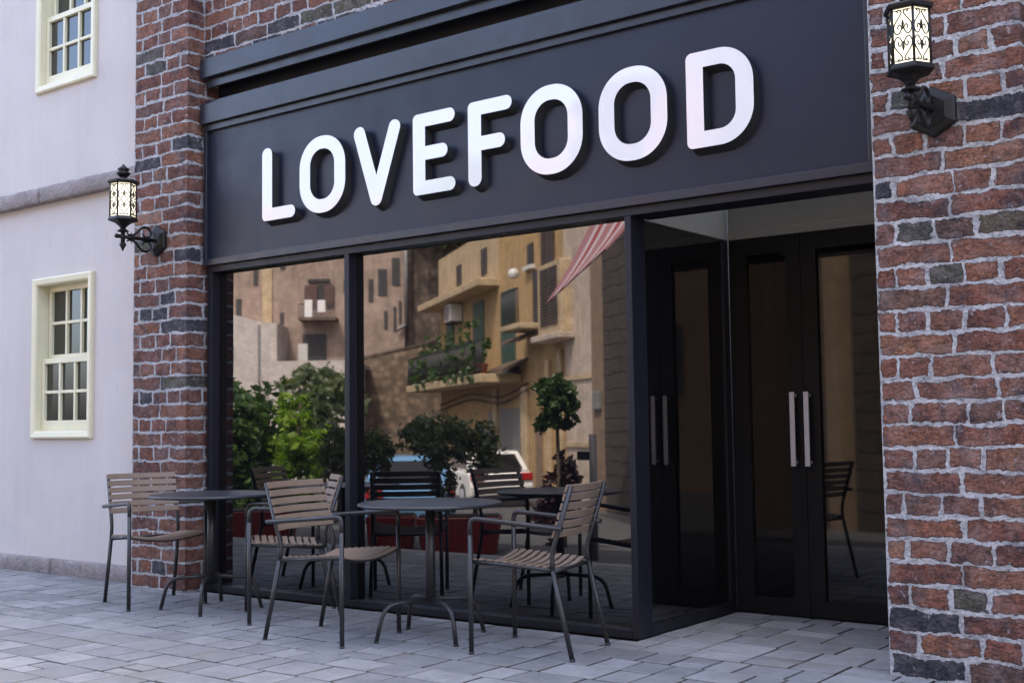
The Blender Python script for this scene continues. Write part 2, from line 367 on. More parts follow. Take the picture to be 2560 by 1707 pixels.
class MB:
    """collects shapes and links them as one mesh object"""
    def __init__(s): s.v = []; s.f = []; s.mi = []; s.uv = []; s.hf = []; s.rnd = []; s.smooth = []
    def add(s, vs, fs, mi=0, smooth=False):
        o = len(s.v); s.v += [tuple(p) for p in vs]
        for f in fs: s.f.append([i+o for i in f]); s.mi.append(mi); s.smooth.append(smooth)
    def box(s, a, b, mi=0):
        x0, y0, z0 = [min(p, q) for p, q in zip(a, b)]; x1, y1, z1 = [max(p, q) for p, q in zip(a, b)]
        s.add([(x0,y0,z0),(x1,y0,z0),(x1,y1,z0),(x0,y1,z0),(x0,y0,z1),(x1,y0,z1),(x1,y1,z1),(x0,y1,z1)],
              [(3,2,1,0),(4,5,6,7),(0,1,5,4),(1,2,6,5),(2,3,7,6),(3,0,4,7)], mi)
        return s
    def tube(s, pts, r, n=10, mi=0, caps=True, flat=1.0):
        pts = [Vector(p) for p in pts]; rs = r if hasattr(r, "__len__") else [r]*len(pts)
        N = len(pts); vs = []; up = None
        for i, p in enumerate(pts):
            d = (pts[min(i+1, N-1)] - pts[max(i-1, 0)]).normalized()
            if up is None:
                up = Vector((0, 0, 1)) if abs(d.z) < 0.9 else Vector((1, 0, 0))
            x = up - d*up.dot(d)
            if x.length < 1e-5: x = d.orthogonal()
            x.normalize(); y = d.cross(x); up = x
            for k in range(n):
                a = 2*math.pi*k/n
                vs.append(p + x*(rs[i]*math.cos(a)*flat) + y*(rs[i]*math.sin(a)))
        fs = [(i*n+k, i*n+(k+1) % n, (i+1)*n+(k+1) % n, (i+1)*n+k) for i in range(N-1) for k in range(n)]
        s.add(vs, fs, mi, True)
        if caps:
            o = len(s.v) - len(vs)
            s.f.append([o+k for k in range(n)][::-1]); s.mi.append(mi); s.smooth.append(False)
            s.f.append([o+(N-1)*n+k for k in range(n)]); s.mi.append(mi); s.smooth.append(False)
        return s
    def lathe(s, prof, n=24, c=(0, 0, 0), mi=0, smooth=True, phase=0.0):
        vs = []; fs = []
        for r, z in prof:
            for k in range(n):
                a = phase + 2*math.pi*k/n
                vs.append((c[0]+r*math.cos(a), c[1]+r*math.sin(a), c[2]+z))
        for i in range(len(prof)-1):
            for k in range(n): fs.append((i*n+k, i*n+(k+1) % n, (i+1)*n+(k+1) % n, (i+1)*n+k))
        fs.append(tuple(range(n))[::-1]); fs.append(tuple((len(prof)-1)*n+k for k in range(n)))
        s.add(vs, fs, mi, smooth); return s
    def prism(s, loops, off0, off1, mi=0, axis=None):
        """flat loops (outer, holes...) of 3-D points, pushed from off0 to off1 with caps"""
        o0, o1 = Vector(off0), Vector(off1)
        flat = [Vector(p) for l in loops for p in l]
        tris = tessellate_polygon([[Vector(p) for p in l] for l in loops])
        n = len(flat)
        vs = [p+o0 for p in flat] + [p+o1 for p in flat]
        fs = [tuple(t) for t in tris] + [tuple(i+n for i in reversed(t)) for t in tris]
        k = 0
        for l in loops:
            m = len(l)
            for i in range(m): fs.append((k+i, k+(i+1) % m, n+k+(i+1) % m, n+k+i))
            k += m
        s.add(vs, fs, mi); return s
    def cell(s, quad, u, v, hw, hh, rnd, mi=0):
        """one wall cell: 4 corners, the local (u,v) metres at each, half sizes and a random triple"""
        o = len(s.v); s.v += [tuple(q) for q in quad]
        s.f.append([o, o+1, o+2, o+3]); s.mi.append(mi); s.smooth.append(False)
        s.uv.append((len(s.f)-1, list(zip(u, v)), (hw, hh), rnd))
    def build(s, name, mats, parent=None, bevel=0.0, recalc=True, segs=2):
        me = bpy.data.meshes.new(name); me.from_pydata(s.v, [], s.f)
        if not isinstance(mats, (list, tuple)): mats = [mats]
        for m in mats: me.materials.append(m)
        me.polygons.foreach_set("material_index", s.mi)
        me.polygons.foreach_set("use_smooth", s.smooth)
        if s.uv:
            cu = me.uv_layers.new(name="cell"); ch = me.uv_layers.new(name="half")
            me.color_attributes.new("rnd", 'FLOAT_COLOR', 'CORNER')
            cu, ch, at = me.uv_layers["cell"], me.uv_layers["half"], me.color_attributes["rnd"]
            for fi, uvs, hf, rn in s.uv:
                p = me.polygons[fi]
                for k, li in enumerate(p.loop_indices):
                    cu.data[li].uv = uvs[k % len(uvs)]; ch.data[li].uv = hf
                    q = rn[k % len(rn)] if hasattr(rn[0], '__len__') else rn
                    at.data[li].color = (q[0], q[1], q[2], 1)
        me.update()
        if recalc:
            import bmesh
            bm = bmesh.new(); bm.from_mesh(me); bmesh.ops.recalc_face_normals(bm, faces=bm.faces); bm.to_mesh(me); bm.free()
        o = bpy.data.objects.new(name, me); COL.objects.link(o)
        if parent: o.parent = parent
        if bevel:
            b = o.modifiers.new("bevel", 'BEVEL'); b.width = bevel; b.segments = segs; b.limit_method = 'ANGLE'; b.angle_limit = R(40)
        return o

def copy_tree(o, parent=None):
    c = o.copy(); COL.objects.link(c); c.parent = parent
    for ch in list(o.children): copy_tree(ch, c)
    return c
def smooth_path(pts, n=8):
    P = [Vector(p) for p in pts]; P = [P[0]*2-P[1]] + P + [P[-1]*2-P[-2]]; out = []
    for i in range(1, len(P)-2):
        a, b, c, d = P[i-1:i+3]
        for k in range(n):
            t = k/n
            out.append(0.5*((2*b)+(c-a)*t+(2*a-5*b+4*c-d)*t*t+(3*b-a-3*c+d)*t**3))
    out.append(P[-2]); return out
def arc_bend(pts, r, n=6):
    """polyline with its inner corners rounded"""
    P = [Vector(p) for p in pts]; out = [P[0]]
    for i in range(1, len(P)-1):
        a = (P[i-1]-P[i]); b = (P[i+1]-P[i]); k = min(r, a.length*0.49, b.length*0.49)
        A = P[i]+a.normalized()*k; B = P[i]+b.normalized()*k
        for j in range(n+1):
            t = j/n; out.append(A*(1-t)**2 + P[i]*2*t*(1-t) + B*t*t)
    out.append(P[-1]); return out

# ------------------------------------------------------------------ brickwork
COURSE = 0.1032
DARK_ROWS = {0: .8, 19: .75, 20: .25, 18: .35, 38: .75, 37: .4, 30: .2}
def brickwork(mb, o, du, width, z0, z1, seed, lead=0.5, wrap=None, corner=0):
    """cells on a vertical rectangle: o = bottom-left corner, du = unit vector along the wall"""
    g = random.Random(seed); o = Vector(o); du = Vector(du); up = Vector((0, 0, 1))
    i = int(round(z0/COURSE)); z = z0
    while z < z1-1e-4:
        zt = min(z1, (i+1)*COURSE)
        if z1-zt < 0.03: zt = z1
        stretch = (i % 2 == 0)
        x = 0.0; first = True
        while x < width-1e-4:
            L = 0.345 if stretch else 0.170
            if g.random() < 0.13: L = 0.170 if stretch else 0.255
            L += g.uniform(-0.02, 0.02)
            if first: L *= (0.98 if stretch else lead); first = False
            if width-x-L < 0.07: L = width-x
            L = min(L, width-x)
            a = o+du*x+up*(z-o.z); b = o+du*(x+L)+up*(z-o.z); c = o+du*(x+L)+up*(zt-o.z); d = o+du*x+up*(zt-o.z)
            hw, hh = L/2, (zt-z)/2
            dk = 1.0 if g.random() < DARK_ROWS.get(i, 0.045) else (0.35*g.random() if g.random() < 0.3 else 0.0)
            col = (g.random(), g.random(), dk); u0, u1, w_ = -hw, hw, hw
            if (wrap == 'end' and x+L > width-1e-4) or (wrap == 'start' and x < 1e-4):      # the brick turns the corner
                q = random.Random(i*13+corner); col = (q.random(), q.random(), 1.0 if q.random() < DARK_ROWS.get(i, 0.02)*.5 else 0.0)
                w_ = hw+.015; u0, u1 = (-w_, -w_+L) if wrap == 'end' else (w_-L, w_)
            mb.cell([a, b, c, d], [u0, u1, u1, u0], [-hh, -hh, hh, hh], w_, hh, col)
            x += L
        z = zt; i += 1

TOP, TB = 5.7, 12.5
bld = thing('brick_building', 'weathered red brick building with pale mortar framing the dark restaurant front', 'building')
m = MB(); brickwork(m, (-4.300, -0.145, 0), (1, 0, 0), 0.635, 0, TOP, 11, 0.5, 'end', 1); brickwork(m, (-3.665, -0.145, 0), (0, 1, 0), 0.445, 0, TOP, 12, 0.9, 'start', 1)
m.box((-4.300, -0.13, 0), (-3.68, 0.3, TOP), 1)
p = m.build('brick_pillar', [M['brick'], M['plainbrick']], bld, recalc=False); p['label'] = 'far narrow brick pillar between lilac wall and shop window'
m = MB(); brickwork(m, (1.414, -0.145, 0), (1, 0, 0), 0.676, 0, TOP, 21, 0.55, 'end', 2); brickwork(m, (2.090, -0.145, 0), (0, 1, 0), 0.445, 0, TOP, 22, 0.9, 'start', 2)
m.box((1.418, -0.13, 0), (2.075, 0.3, TOP), 1)
p = m.build('brick_pillar', [M['brick'], M['plainbrick']], bld, recalc=False); p['label'] = 'near brick pillar beside the entrance doors'
m = MB(); brickwork(m, (-3.665, 0.004, 3.82), (1, 0, 0), 5.079, 37*COURSE, TOP, 31)
m.build('wall', [M['brick']], bld, recalc=False)['label'] = 'brick wall strip above the cornice'
m = MB(); brickwork(m, (2.09, 0.03, 0), (1, 0, 0), 7.0, 0, TOP, 41); m.build('wall', [M['brick']], bld, recalc=False)
# ground floor behind the front, a lobby left open to the sky, and an unseen taller block added to shade the pavement
m = MB(); m.box((-4.29, 1.42, 0), (9.09, 3.0, 2.84)); m.build('ground_floor', M['greyrender'], bld)
m = MB(); m.box((-4.28, 0.31, 0.0), (-0.09, 1.415, 2.84)); m.build('ground_floor', M['greyrender'], bld)
m = MB(); m.box((2.10, 0.05, 0), (9.08, 0.35, TOP-0.03)); m.build('side_wall', M['plainbrick'], bld)
m = MB(); m.box((2.10, 0.36, 0), (9.08, 1.415, 2.84)); m.build('ground_floor', M['plainbrick'], bld)
m = MB(); m.box((-3.66, 0.02, 3.84), (1.41, 0.305, TOP-0.03)); m.build('front_wall_core', M['plainbrick'], bld)
m = MB(); m.box((-4.29, 3.005, 0), (9.09, 9.0, TB)); m.build('shade_block', M['greyrender'], bld)  # unseen; tall to shade the pavement, grey to bounce light into the lobby
m = MB(); m.box((-4.35, -0.2, TOP), (9.15, 0.40, TOP+0.12)); m.build('coping', M['ledge'], bld)
m = MB(); m.box((-4.35, 2.95, TB), (9.15, 9.05, TB+0.18)); m.build('roof', M['roofing'], bld)

# ------------------------------------------------------------------ shop front
sf = thing('restaurant_shopfront', 'dark slate painted shop front with big mirrored window and recessed doors', 'shop front')
def part(name, boxes, mat, bevel=0.004, parent=None, label=None):
    q = MB()
    for a, b in boxes: q.box(a, b)
    o = q.build(name, mat, parent or sf, bevel)
    if label: o['label'] = label
    return o
XR = 1.412
part('cornice', [((-3.632, -0.06, 3.728), (XR, 0.0, 3.868))], M['slate'], 0.003, label='upper projecting cornice board')
part('cornice', [((-3.612, -0.015, 3.662), (XR, 0.012, 3.726))], M['slate'], 0.003, label='stepped moulding under the upper board')
part('fascia_back', [((-3.655, 0.13, 3.50), (XR, 0.16, 3.74)), ((-3.655, 0.018, 3.727), (XR, 0.129, 3.86))], M['frame_paint'], 0.0)
part('cornice', [((-3.632, -0.06, 3.383), (XR, 0.128, 3.530))], M['slate'], 0.003, label='lower projecting cornice board')
part('cornice', [((-3.612, -0.025, 3.531), (XR, 0.126, 3.558))], M['slate'], 0.003)
part('sign_frame', [((-3.624, -0.03, 2.342), (XR, 0.05, 2.390)), ((-3.624, -0.03, 3.335), (XR, 0.05, 3.382)),
                    ((-3.624, -0.03, 2.3905), (-3.592, 0.05, 3.3345)), ((1.352, -0.03, 2.3905), (XR, 0.05, 3.3345))], M['slate'], 0.0025)
part('sign_panel', [((-3.5915, -0.004, 2.3905), (1.3515, 0.048, 3.3345))], M['panel'], 0.0)
part('header', [((-3.62, 0.0, 2.294), (XR, 0.20, 2.3415))], M['frame_paint'], 0.003)
part('header_back', [((-3.64, 0.052, 2.343), (XR, 0.20, 3.38))], M['recess'], 0.0)
part('post', [((-3.612, 0.0, 0.0475), (-3.562, 0.12, 2.2935))], M['frame_paint'], 0.003)
part('post', [((-2.209, 0.0, 0.0475), (-2.165, 0.12, 2.2935))], M['frame_paint'], 0.003)
part('post', [((-0.040, 0.0, 0.0), (0.0, 0.149, 2.2935))], M['frame_paint'], 0.003, label='corner post beside the lobby')
part('sill', [((-3.62, 0.0, 0.0), (-0.0405, 0.12, 0.047))], M['frame_paint'], 0.003)
GY = 0.07
for x0, x1 in ((-3.5615, -2.2095), (-2.1645, -0.0405)):
    part('window_pane', [((x0, GY, 0.0475), (x1, GY+0.03, 2.2935))], M['glass'], 0.0)
# lobby: mirrored side screen
part('side_sill', [((-0.04, 0.1495, 0.0), (0.0, 1.158, 0.065))], M['frame_paint'], 0.003)
part('side_header', [((-0.04, 0.1495, 2.286), (0.0, 1.158, 2.336))], M['recess'], 0.003)
part('side_post', [((-0.04, 1.083, 0.0655), (0.0, 1.158, 2.2855))], M['frame_paint'], 0.003)
part('side_pane', [((-0.036, 0.1495, 0.0655), (-0.014, 1.0825, 2.2855))], M['glass'], 0.0)
part('lobby_lining', [((-0.04, 0.205, 2.3365), (-0.006, 1.158, 2.80)), ((0.0005, 1.168, 2.3365), (XR, 1.19, 2.80))], M['recess'], 0.0)
part('lobby_trim', [((0.0005, 1.154, 2.287), (XR, 1.19, 2.336))], M['recess'], 0.003)
part('lobby_reveal', [((1.3965, 0.305, 0.0), (1.4125, 1.19, 2.80))], M['recess'], 0.0)
# doors
def door(x0, x1, gx0, gx1, hx, label):
    q = MB(); y0, y1, z0, z1, gz0, gz1 = 1.16, 1.205, 0.004, 2.284, 0.10, 2.186
    q.box((x0, y0, z0), (gx0, y1, z1)); q.box((gx1, y0, z0), (x1, y1, z1))
    q.box((gx0, y0, z0), (gx1, y1, gz0)); q.box((gx0, y0, gz1), (gx1, y1, z1))
    d = q.build('door', M['door'], sf, 0.0); d['label'] = label
    MB().box((gx0, y0+0.022, gz0), (gx1, y0+0.034, gz1)).build('door_pane', M['glass_door'], d)
    h = MB(); h.box((hx, 1.106, 0.89), (hx+0.030, 1.117, 1.33))
    for z in (0.903, 1.30): h.box((hx+0.006, 1.1175, z), (hx+0.024, 1.16, z+0.018))
    h.build('door_handle', M['steel'], d, 0.0015)
door(0.004, 0.4735, 0.118, 0.379, 0.403, 'narrow black door leaf next to the mirrored side screen')
door(0.4775, 1.396, 0.572, 1.30, 0.492, 'wide black door leaf partly behind the near brick pillar')

# ------------------------------------------------------------------ sign letters
def fillet(pts, n=10):
    """2-D polygon with per-corner radius: (x, z, r)"""
    out = []; N = len(pts)
    for i, (x, z, r) in enumerate(pts):
        P = Vector((x, z)); A = Vector(pts[i-1][:2])-P; B = Vector(pts[(i+1) % N][:2])-P
        if r <= 0: out.append(P); continue
        ang = A.angle(B); tl = min(r/math.tan(ang/2), A.length*0.5, B.length*0.5); rr = tl*math.tan(ang/2)
        a, b = A.normalized(), B.normalized()
        c = P+(a+b).normalized()*(rr/math.sin(ang/2))
        s, e = P+a*tl-c, P+b*tl-c
        a0 = math.atan2(s.y, s.x); a1 = math.atan2(e.y, e.x)
        d = (a1-a0+math.pi) % (2*math.pi)-math.pi
        for k in range(n+1):
            t = a0+d*k/n; out.append(c+Vector((math.cos(t), math.sin(t)))*rr)
    clean = [out[0]]
    for p_ in out[1:]:
        if (p_-clean[-1]).length > 1e-4: clean.append(p_)
    if (clean[0]-clean[-1]).length < 1e-4: clean.pop()
    return clean
def rrect(x0, x1, z0, z1, r, n=14):
    return fillet([(x0, z0, r), (x1, z0, r), (x1, z1, r), (x0, z1, r)], n)
B0, T0 = 2.588, 3.098
def sx(x): return x-0.0225+(x+2.925)*0.0034
tb = 0.085
def L_(x0, x1): return [fillet([(x0, B0, .035), (x1, B0, .042), (x1, B0+tb, .042), (x0+.1, B0+tb, 0), (x0+.1, T0, .049), (x0, T0, .049)])]
def O_(x0, x1): return [rrect(x0, x1, B0-.006, T0+.002, .205), rrect(x0+.1, x1-.1, B0+tb, T0-tb, .108)]
def V_(x0, x1):
    xm = (x0+x1)/2-.008; h = .049
    P1, P2, P3 = Vector((x0+h+.004, T0)), Vector((xm, B0+.028)), Vector((x1-h-.004, T0))
    d1 = (P2-P1).normalized(); d2 = (P3-P2).normalized(); n1 = Vector((-d1.y, d1.x)); n2 = Vector((-d2.y, d2.x))
    def isec(a, d, b, e):
        den = d.x*e.y-d.y*e.x; t = ((b.x-a.x)*e.y-(b.y-a.y)*e.x)/den; return a+d*t
    inner = isec(P1+n1*h, d1, P3+n2*h, d2); outer = isec(P1-n1*h, d1, P3-n2*h, d2)
    q = [P1-n1*h, outer, P3-n2*h, P3+n2*h, inner, P1+n1*h]; rr = [.047, .050, .047, .047, 0, .047]
    return [fillet([(a.x, a.y, r) for a, r in zip(q, rr)])]
def E_(x0, x1):
    m0, m1, xm = 2.803, 2.889, x1-.06
    return [fillet([(x0, B0, .035), (x1, B0, .042), (x1, B0+tb, .042), (x0+.1, B0+tb, 0), (x0+.1, m0, 0), (xm, m0, .042), (xm, m1, .042), (x0+.1, m1, 0),
                    (x0+.1, T0-tb, 0), (x1, T0-tb, .042), (x1, T0, .042), (x0, T0, .035)])]
def F_(x0, x1):
    m0, m1, xm = 2.796, 2.882, x1-.053
    return [fillet([(x0, B0-.004, .049), (x0+.1, B0-.004, .049), (x0+.1, m0, 0), (xm, m0, .042), (xm, m1, .042), (x0+.1, m1, 0), (x0+.1, T0-tb, 0), (x1, T0-tb, .042), (x1, T0, .042), (x0, T0, .035)])]
def D_(x0, x1):
    return [fillet([(x0, B0, .035), (x1, B0, .215), (x1, T0, .215), (x0, T0, .035)], 14), fillet([(x0+.1, B0+tb, 0), (x1-.1, B0+tb, .12), (x1-.1, T0-tb, .12), (x0+.1, T0-tb, 0)], 14)]
sign = thing('shop_sign', 'raised white capital letters with black sides reading LOVEFOOD on the dark panel', 'sign', (-1.1, -0.03, 2.84))
for ch, fn, x0, x1 in (('L', L_, -2.925, -2.595), ('O', O_, -2.548, -2.117), ('V', V_, -2.054, -1.609), ('E', E_, -1.522, -1.182), ('F', F_, -1.078, -.747), ('O', O_, -.684, -.252), ('O', O_, -.143, .289), ('D', D_, .406, .790)):
    loops = [[Vector((p.x+1.1, 0, p.y-2.84)) for p in lp] for lp in fn(sx(x0), sx(x1))]
    b = MB().prism(loops, (0.012, 0.0255, -0.030), (0.0, -0.0275, 0.0)).build('letter', M['black_side'], sign); b['label'] = 'letter '+ch
    MB().prism(loops, (0, -0.0275, 0), (0, -0.030, 0)).build('letter_face', M['white_face'], b)

# ------------------------------------------------------------------ stucco house
TOP = 9.2
sh = thing('stucco_house', 'pale lilac rendered house with cream sash windows left of the brick pillar', 'house')
WX0, WX1 = -5.881, -5.019
m = MB()
def wall_with_holes(mb, x0, x1, z0, z1, y0, y1, holes):
    zs = sorted({z0, z1} | {h[2] for h in holes} | {h[3] for h in holes})
    for a, b in zip(zs, zs[1:]):
        xs = [x0]; hs = sorted(h for h in holes if h[2] <= a and h[3] >= b)
        for h in hs:
            mb.box((xs[-1], y0, a), (h[0], y1, b)); xs.append(h[1])
        mb.box((xs[-1], y0, a), (x1, y1, b))
holes = [(WX0+.05, WX1-.05, 1.146, 2.383), (WX0+.05, WX1-.05, 4.072, 5.31)]
holes += [(h[0]-3.2, h[1]-3.2, h[2], h[3]) for h in holes]
wall_with_holes(m, -14.0, -4.302, 0, TOP, 0.0, 0.25, holes)
m.box((-14.0, 0.255, 0), (-4.302, 6.0, TOP-0.01))
m.build('wall', M['stucco'], sh)
def ledge(name, z0, z1, y, joints, seed, rmax):
    g = random.Random(seed); q = MB()
    xs = [-14.0]+joints+[-4.304]
    for a, b in zip(xs, xs[1:]):
        n = max(2, int((b-a)/0.035)); prof = []
        K = 7; vs = []
        for i in range(n+1):
            x = a+0.006+(b-a-0.012)*i/n
            for k, (py, t) in enumerate(((0, 0), (.90, .0), (1.0, .09), (1.0, .5), (.97, .80), (.72, .97), (0, 1.0))):
                vs.append((x, -y*py+g.uniform(-1, 1)*0.005*(py > 0), z0+(z1-z0)*t+g.uniform(-1, 1)*0.005*(py > 0)))
        fs = [(i*K+k, (i+1)*K+k, (i+1)*K+k+1, i*K+k+1) for i in range(n) for k in range(K-1)]
        fs += [tuple(range(K)), tuple(n*K+k for k in reversed(range(K)))]
        q.add(vs, fs, 0, True)
    return q.build(name, M['ledge'], sh)
ledge('string_course', 3.062, 3.200, 0.075, [-12.6, -11.2, -9.8, -8.4, -7.05, -5.72], 3, .07)
ledge('plinth', -0.01, 0.122, 0.04, [-12.4, -11.1, -9.7, -8.3, -6.9, -5.54], 4, .07)
def sash_window(dx, z0, label, first=None):
    x0, x1 = WX0+dx, WX1+dx; z1 = z0+1.337
    if label is None: label = None
    fr = MB(); c = 0.062
    # mitred moulded casing standing proud of the wall
    def ring(i, y): return [(x0+i, y, z0+i), (x1-i, y, z0+i), (x1-i, y, z1-i), (x0+i, y, z1-i)]
    rings = [ring(0, 0.0), ring(0, -0.028), ring(.012, -0.036), ring(c-.012, -0.030), ring(c, -0.018), ring(c, 0.20)]
    vs = [p_ for r_ in rings for p_ in r_]
    fs = [(a*4+k, a*4+(k+1) % 4, (a+1)*4+(k+1) % 4, (a+1)*4+k) for a in range(len(rings)-1) for k in range(4)]
    fr.add(vs, fs)
    wn_ = fr.build('window', M['cream'], sh)
    if label: wn_['label'] = label
    ix0, ix1 = x0+c, x1-c; zm = z0+0.645
    def sash(za, zb, ya, yb, inset, rail_b):
        q = MB(); a0, a1 = ix0+inset, ix1-inset
        st = 0.040
        q.box((a0, ya, za), (a0+st, yb, zb)); q.box((a1-st, ya, za), (a1, yb, zb))
        q.box((a0+st, ya, za), (a1-st, yb, za+rail_b)); q.box((a0+st, ya, zb-0.045), (a1-st, yb, zb))
        iw = (a1-a0-2*st); b = 0.026
        zi0, zi1 = za+rail_b, zb-0.045; zmid = (zi0+zi1)/2
        for k in (1, 2):
            xc = a0+st+iw*k/3; q.box((xc-b/2, ya+.004, zi0), (xc+b/2, yb-.004, zi1))
        for k in (0, 1, 2):
            xa = a0+st+iw*k/3+(b/2 if k else 0); xb = a0+st+iw*(k+1)/3-(b/2 if k < 2 else 0)
            q.box((xa, ya+.006, zmid-b/2), (xb, yb-.006, zmid+b/2))
        q.build('sash', M['cream'], wn_, 0.004)
        MB().box((a0+st-.004, yb-.012, zi0-.004), (a1-st+.004, yb-.006, zi1+.004)).build('pane', M['glass_house'], wn_)
    sash(z0+c, zm+.02, 0.030, 0.070, 0.004, 0.085)
    sash(zm-.022, z1-c, 0.085, 0.125, 0.010, 0.075)
sash_window(0, 1.096, 'cream sash window with twelve small dark panes, near the ground')
sash_window(0, 4.022, 'cream sash window high up, reflecting blue sky')
sash_window(-3.2, 1.096, None); sash_window(-3.2, 4.022, None)
m = MB(); m.box((-14.2, -0.25, TOP), (-4.36, 6.05, TOP+.18)); m.build('roof', M['roofing'], sh)

# ------------------------------------------------------------------ pavement
def pavers():
    g = random.Random(5); mb = MB()
    ys = [1.150, 0.985, 0.745, 0.435, 0.190, -0.037, -0.247, -0.480, -0.715]
    while ys[-1] > -2.55: ys.append(ys[-1]-g.choice((0.212, 0.236, 0.236, 0.262)))
    ys[-1] = -2.6
    gap, ch, dz = 0.0052, 0.0055, 0.0045
    def slab(x0, x1, y0, y1):
        r = (g.random(), g.random(), 0); h = g.uniform(-.0012, .0012); tx, ty = g.uniform(-.0016, .0016), g.uniform(-.0016, .0016)
        a0, a1, b0, b1 = x0+gap, x1-gap, y0+gap, y1-gap; cx, cy = (x0+x1)/2, (y0+y1)/2
        def z(x, y): return h+tx*(x-cx)/.2+ty*(y-cy)/.2
        o = [(a0, b0), (a1, b0), (a1, b1), (a0, b1)]; i = [(a0+ch, b0+ch), (a1-ch, b0+ch), (a1-ch, b1-ch), (a0+ch, b1-ch)]
        I = [(x, y, z(x, y)) for x, y in i]; O = [(x, y, z(x, y)-dz) for x, y in o]; D = [(x, y, -0.036) for x, y in o]
        hw, hh = (a1-a0)/2, (b1-b0)/2
        def c(q, rr=r): mb.cell(q, [p_[0]-cx for p_ in q], [p_[1]-cy for p_ in q], hw, hh, rr)
        c(I)
        for k in range(4):
            n_ = (k+1) % 4; c([O[k], O[n_], I[n_], I[k]], [(r[0], r[1], .95), (r[0], r[1], .95), (r[0], r[1], 0.0), (r[0], r[1], 0.0)]); c([D[k], D[n_], O[n_], O[k]], (r[0], r[1], 1.0))
    for y1, y0 in zip(ys, ys[1:]):
        lo, hi = (0.002, 1.408) if y1 > -0.01 and y0 > -0.2 and y1 > 0.0 else (-14.0, 9.0)
        xs = [lo]
        if y1 == -0.037 or y1 == 0.190: known = [.139, .40, .717, .96]
        elif y1 == -0.247: known = [.265, .451, .629, .782]
        elif y1 == 0.745: known = [.10, .347]
        else: known = []
        end = known[0] if known else hi
        if lo < -1:
            back = []; x = end
            while x > lo+0.3: x -= g.choice((.155, .18, .235, .262, .31, .31)); back.append(x)
            xs = [lo]+[b for b in sorted(back) if b > lo+.1]
        elif known:
            pass
        if known: xs += [k for k in known if k > lo]
        x = xs[-1]
        while x < hi-0.38: x += g.choice((.155, .18, .235, .262, .31, .31)); xs.append(x)
        xs.append(hi)
        for a, b in zip(xs, xs[1:]):
            if g.random() < 0.13 and (b-a) > .15:
                ymid = (y0+y1)/2+g.uniform(-.01, .01); slab(a, b, y0, ymid); slab(a, b, ymid, y1)
            else: slab(a, b, y0, y1)
    return mb.build('pavement', M['paver'], recalc=False)
props(pavers(), kind='structure')
m = MB(); m.box((-14, -2.6, -0.3), (9.0, 1.16, -0.012)); props(m.build('pavement_bed', M['joint']), kind='structure')
m = MB()
for i in range(23): m.box((-14+i+0.003, -2.75, -0.3), (-13+i-.003, -2.603, 0.0))
props(m.build('kerb', M['kerb'], bevel=0.012), kind='structure')
# street and ground beyond: one sheet, dipping gently away from the shop
def street_z(y):
    v = .14-y
    if v < 4.2: return -0.10
    if v < 15: return -0.10-0.9*((v-4.2)/10.8)**1.0
    return -1.0
m = MB()
ysr = [1000, 7, -1.0, -2.74, -4.06, -5.5, -8, -11, -14.9, -30, -60, -1000]; xsr = [-1000, -60, -14.2, 9.2, 60, 1000]
vs = [(x, y, (street_z(y) if y < 0 else -0.10)) for y in ysr for x in xsr]; nx = len(xsr)
m.add(vs, [(j*nx+i, (j+1)*nx+i, (j+1)*nx+i+1, j*nx+i+1) for j in range(len(ysr)-1) for i in range(nx-1)])
props(m.build('street', M['asphalt']), kind='structure')

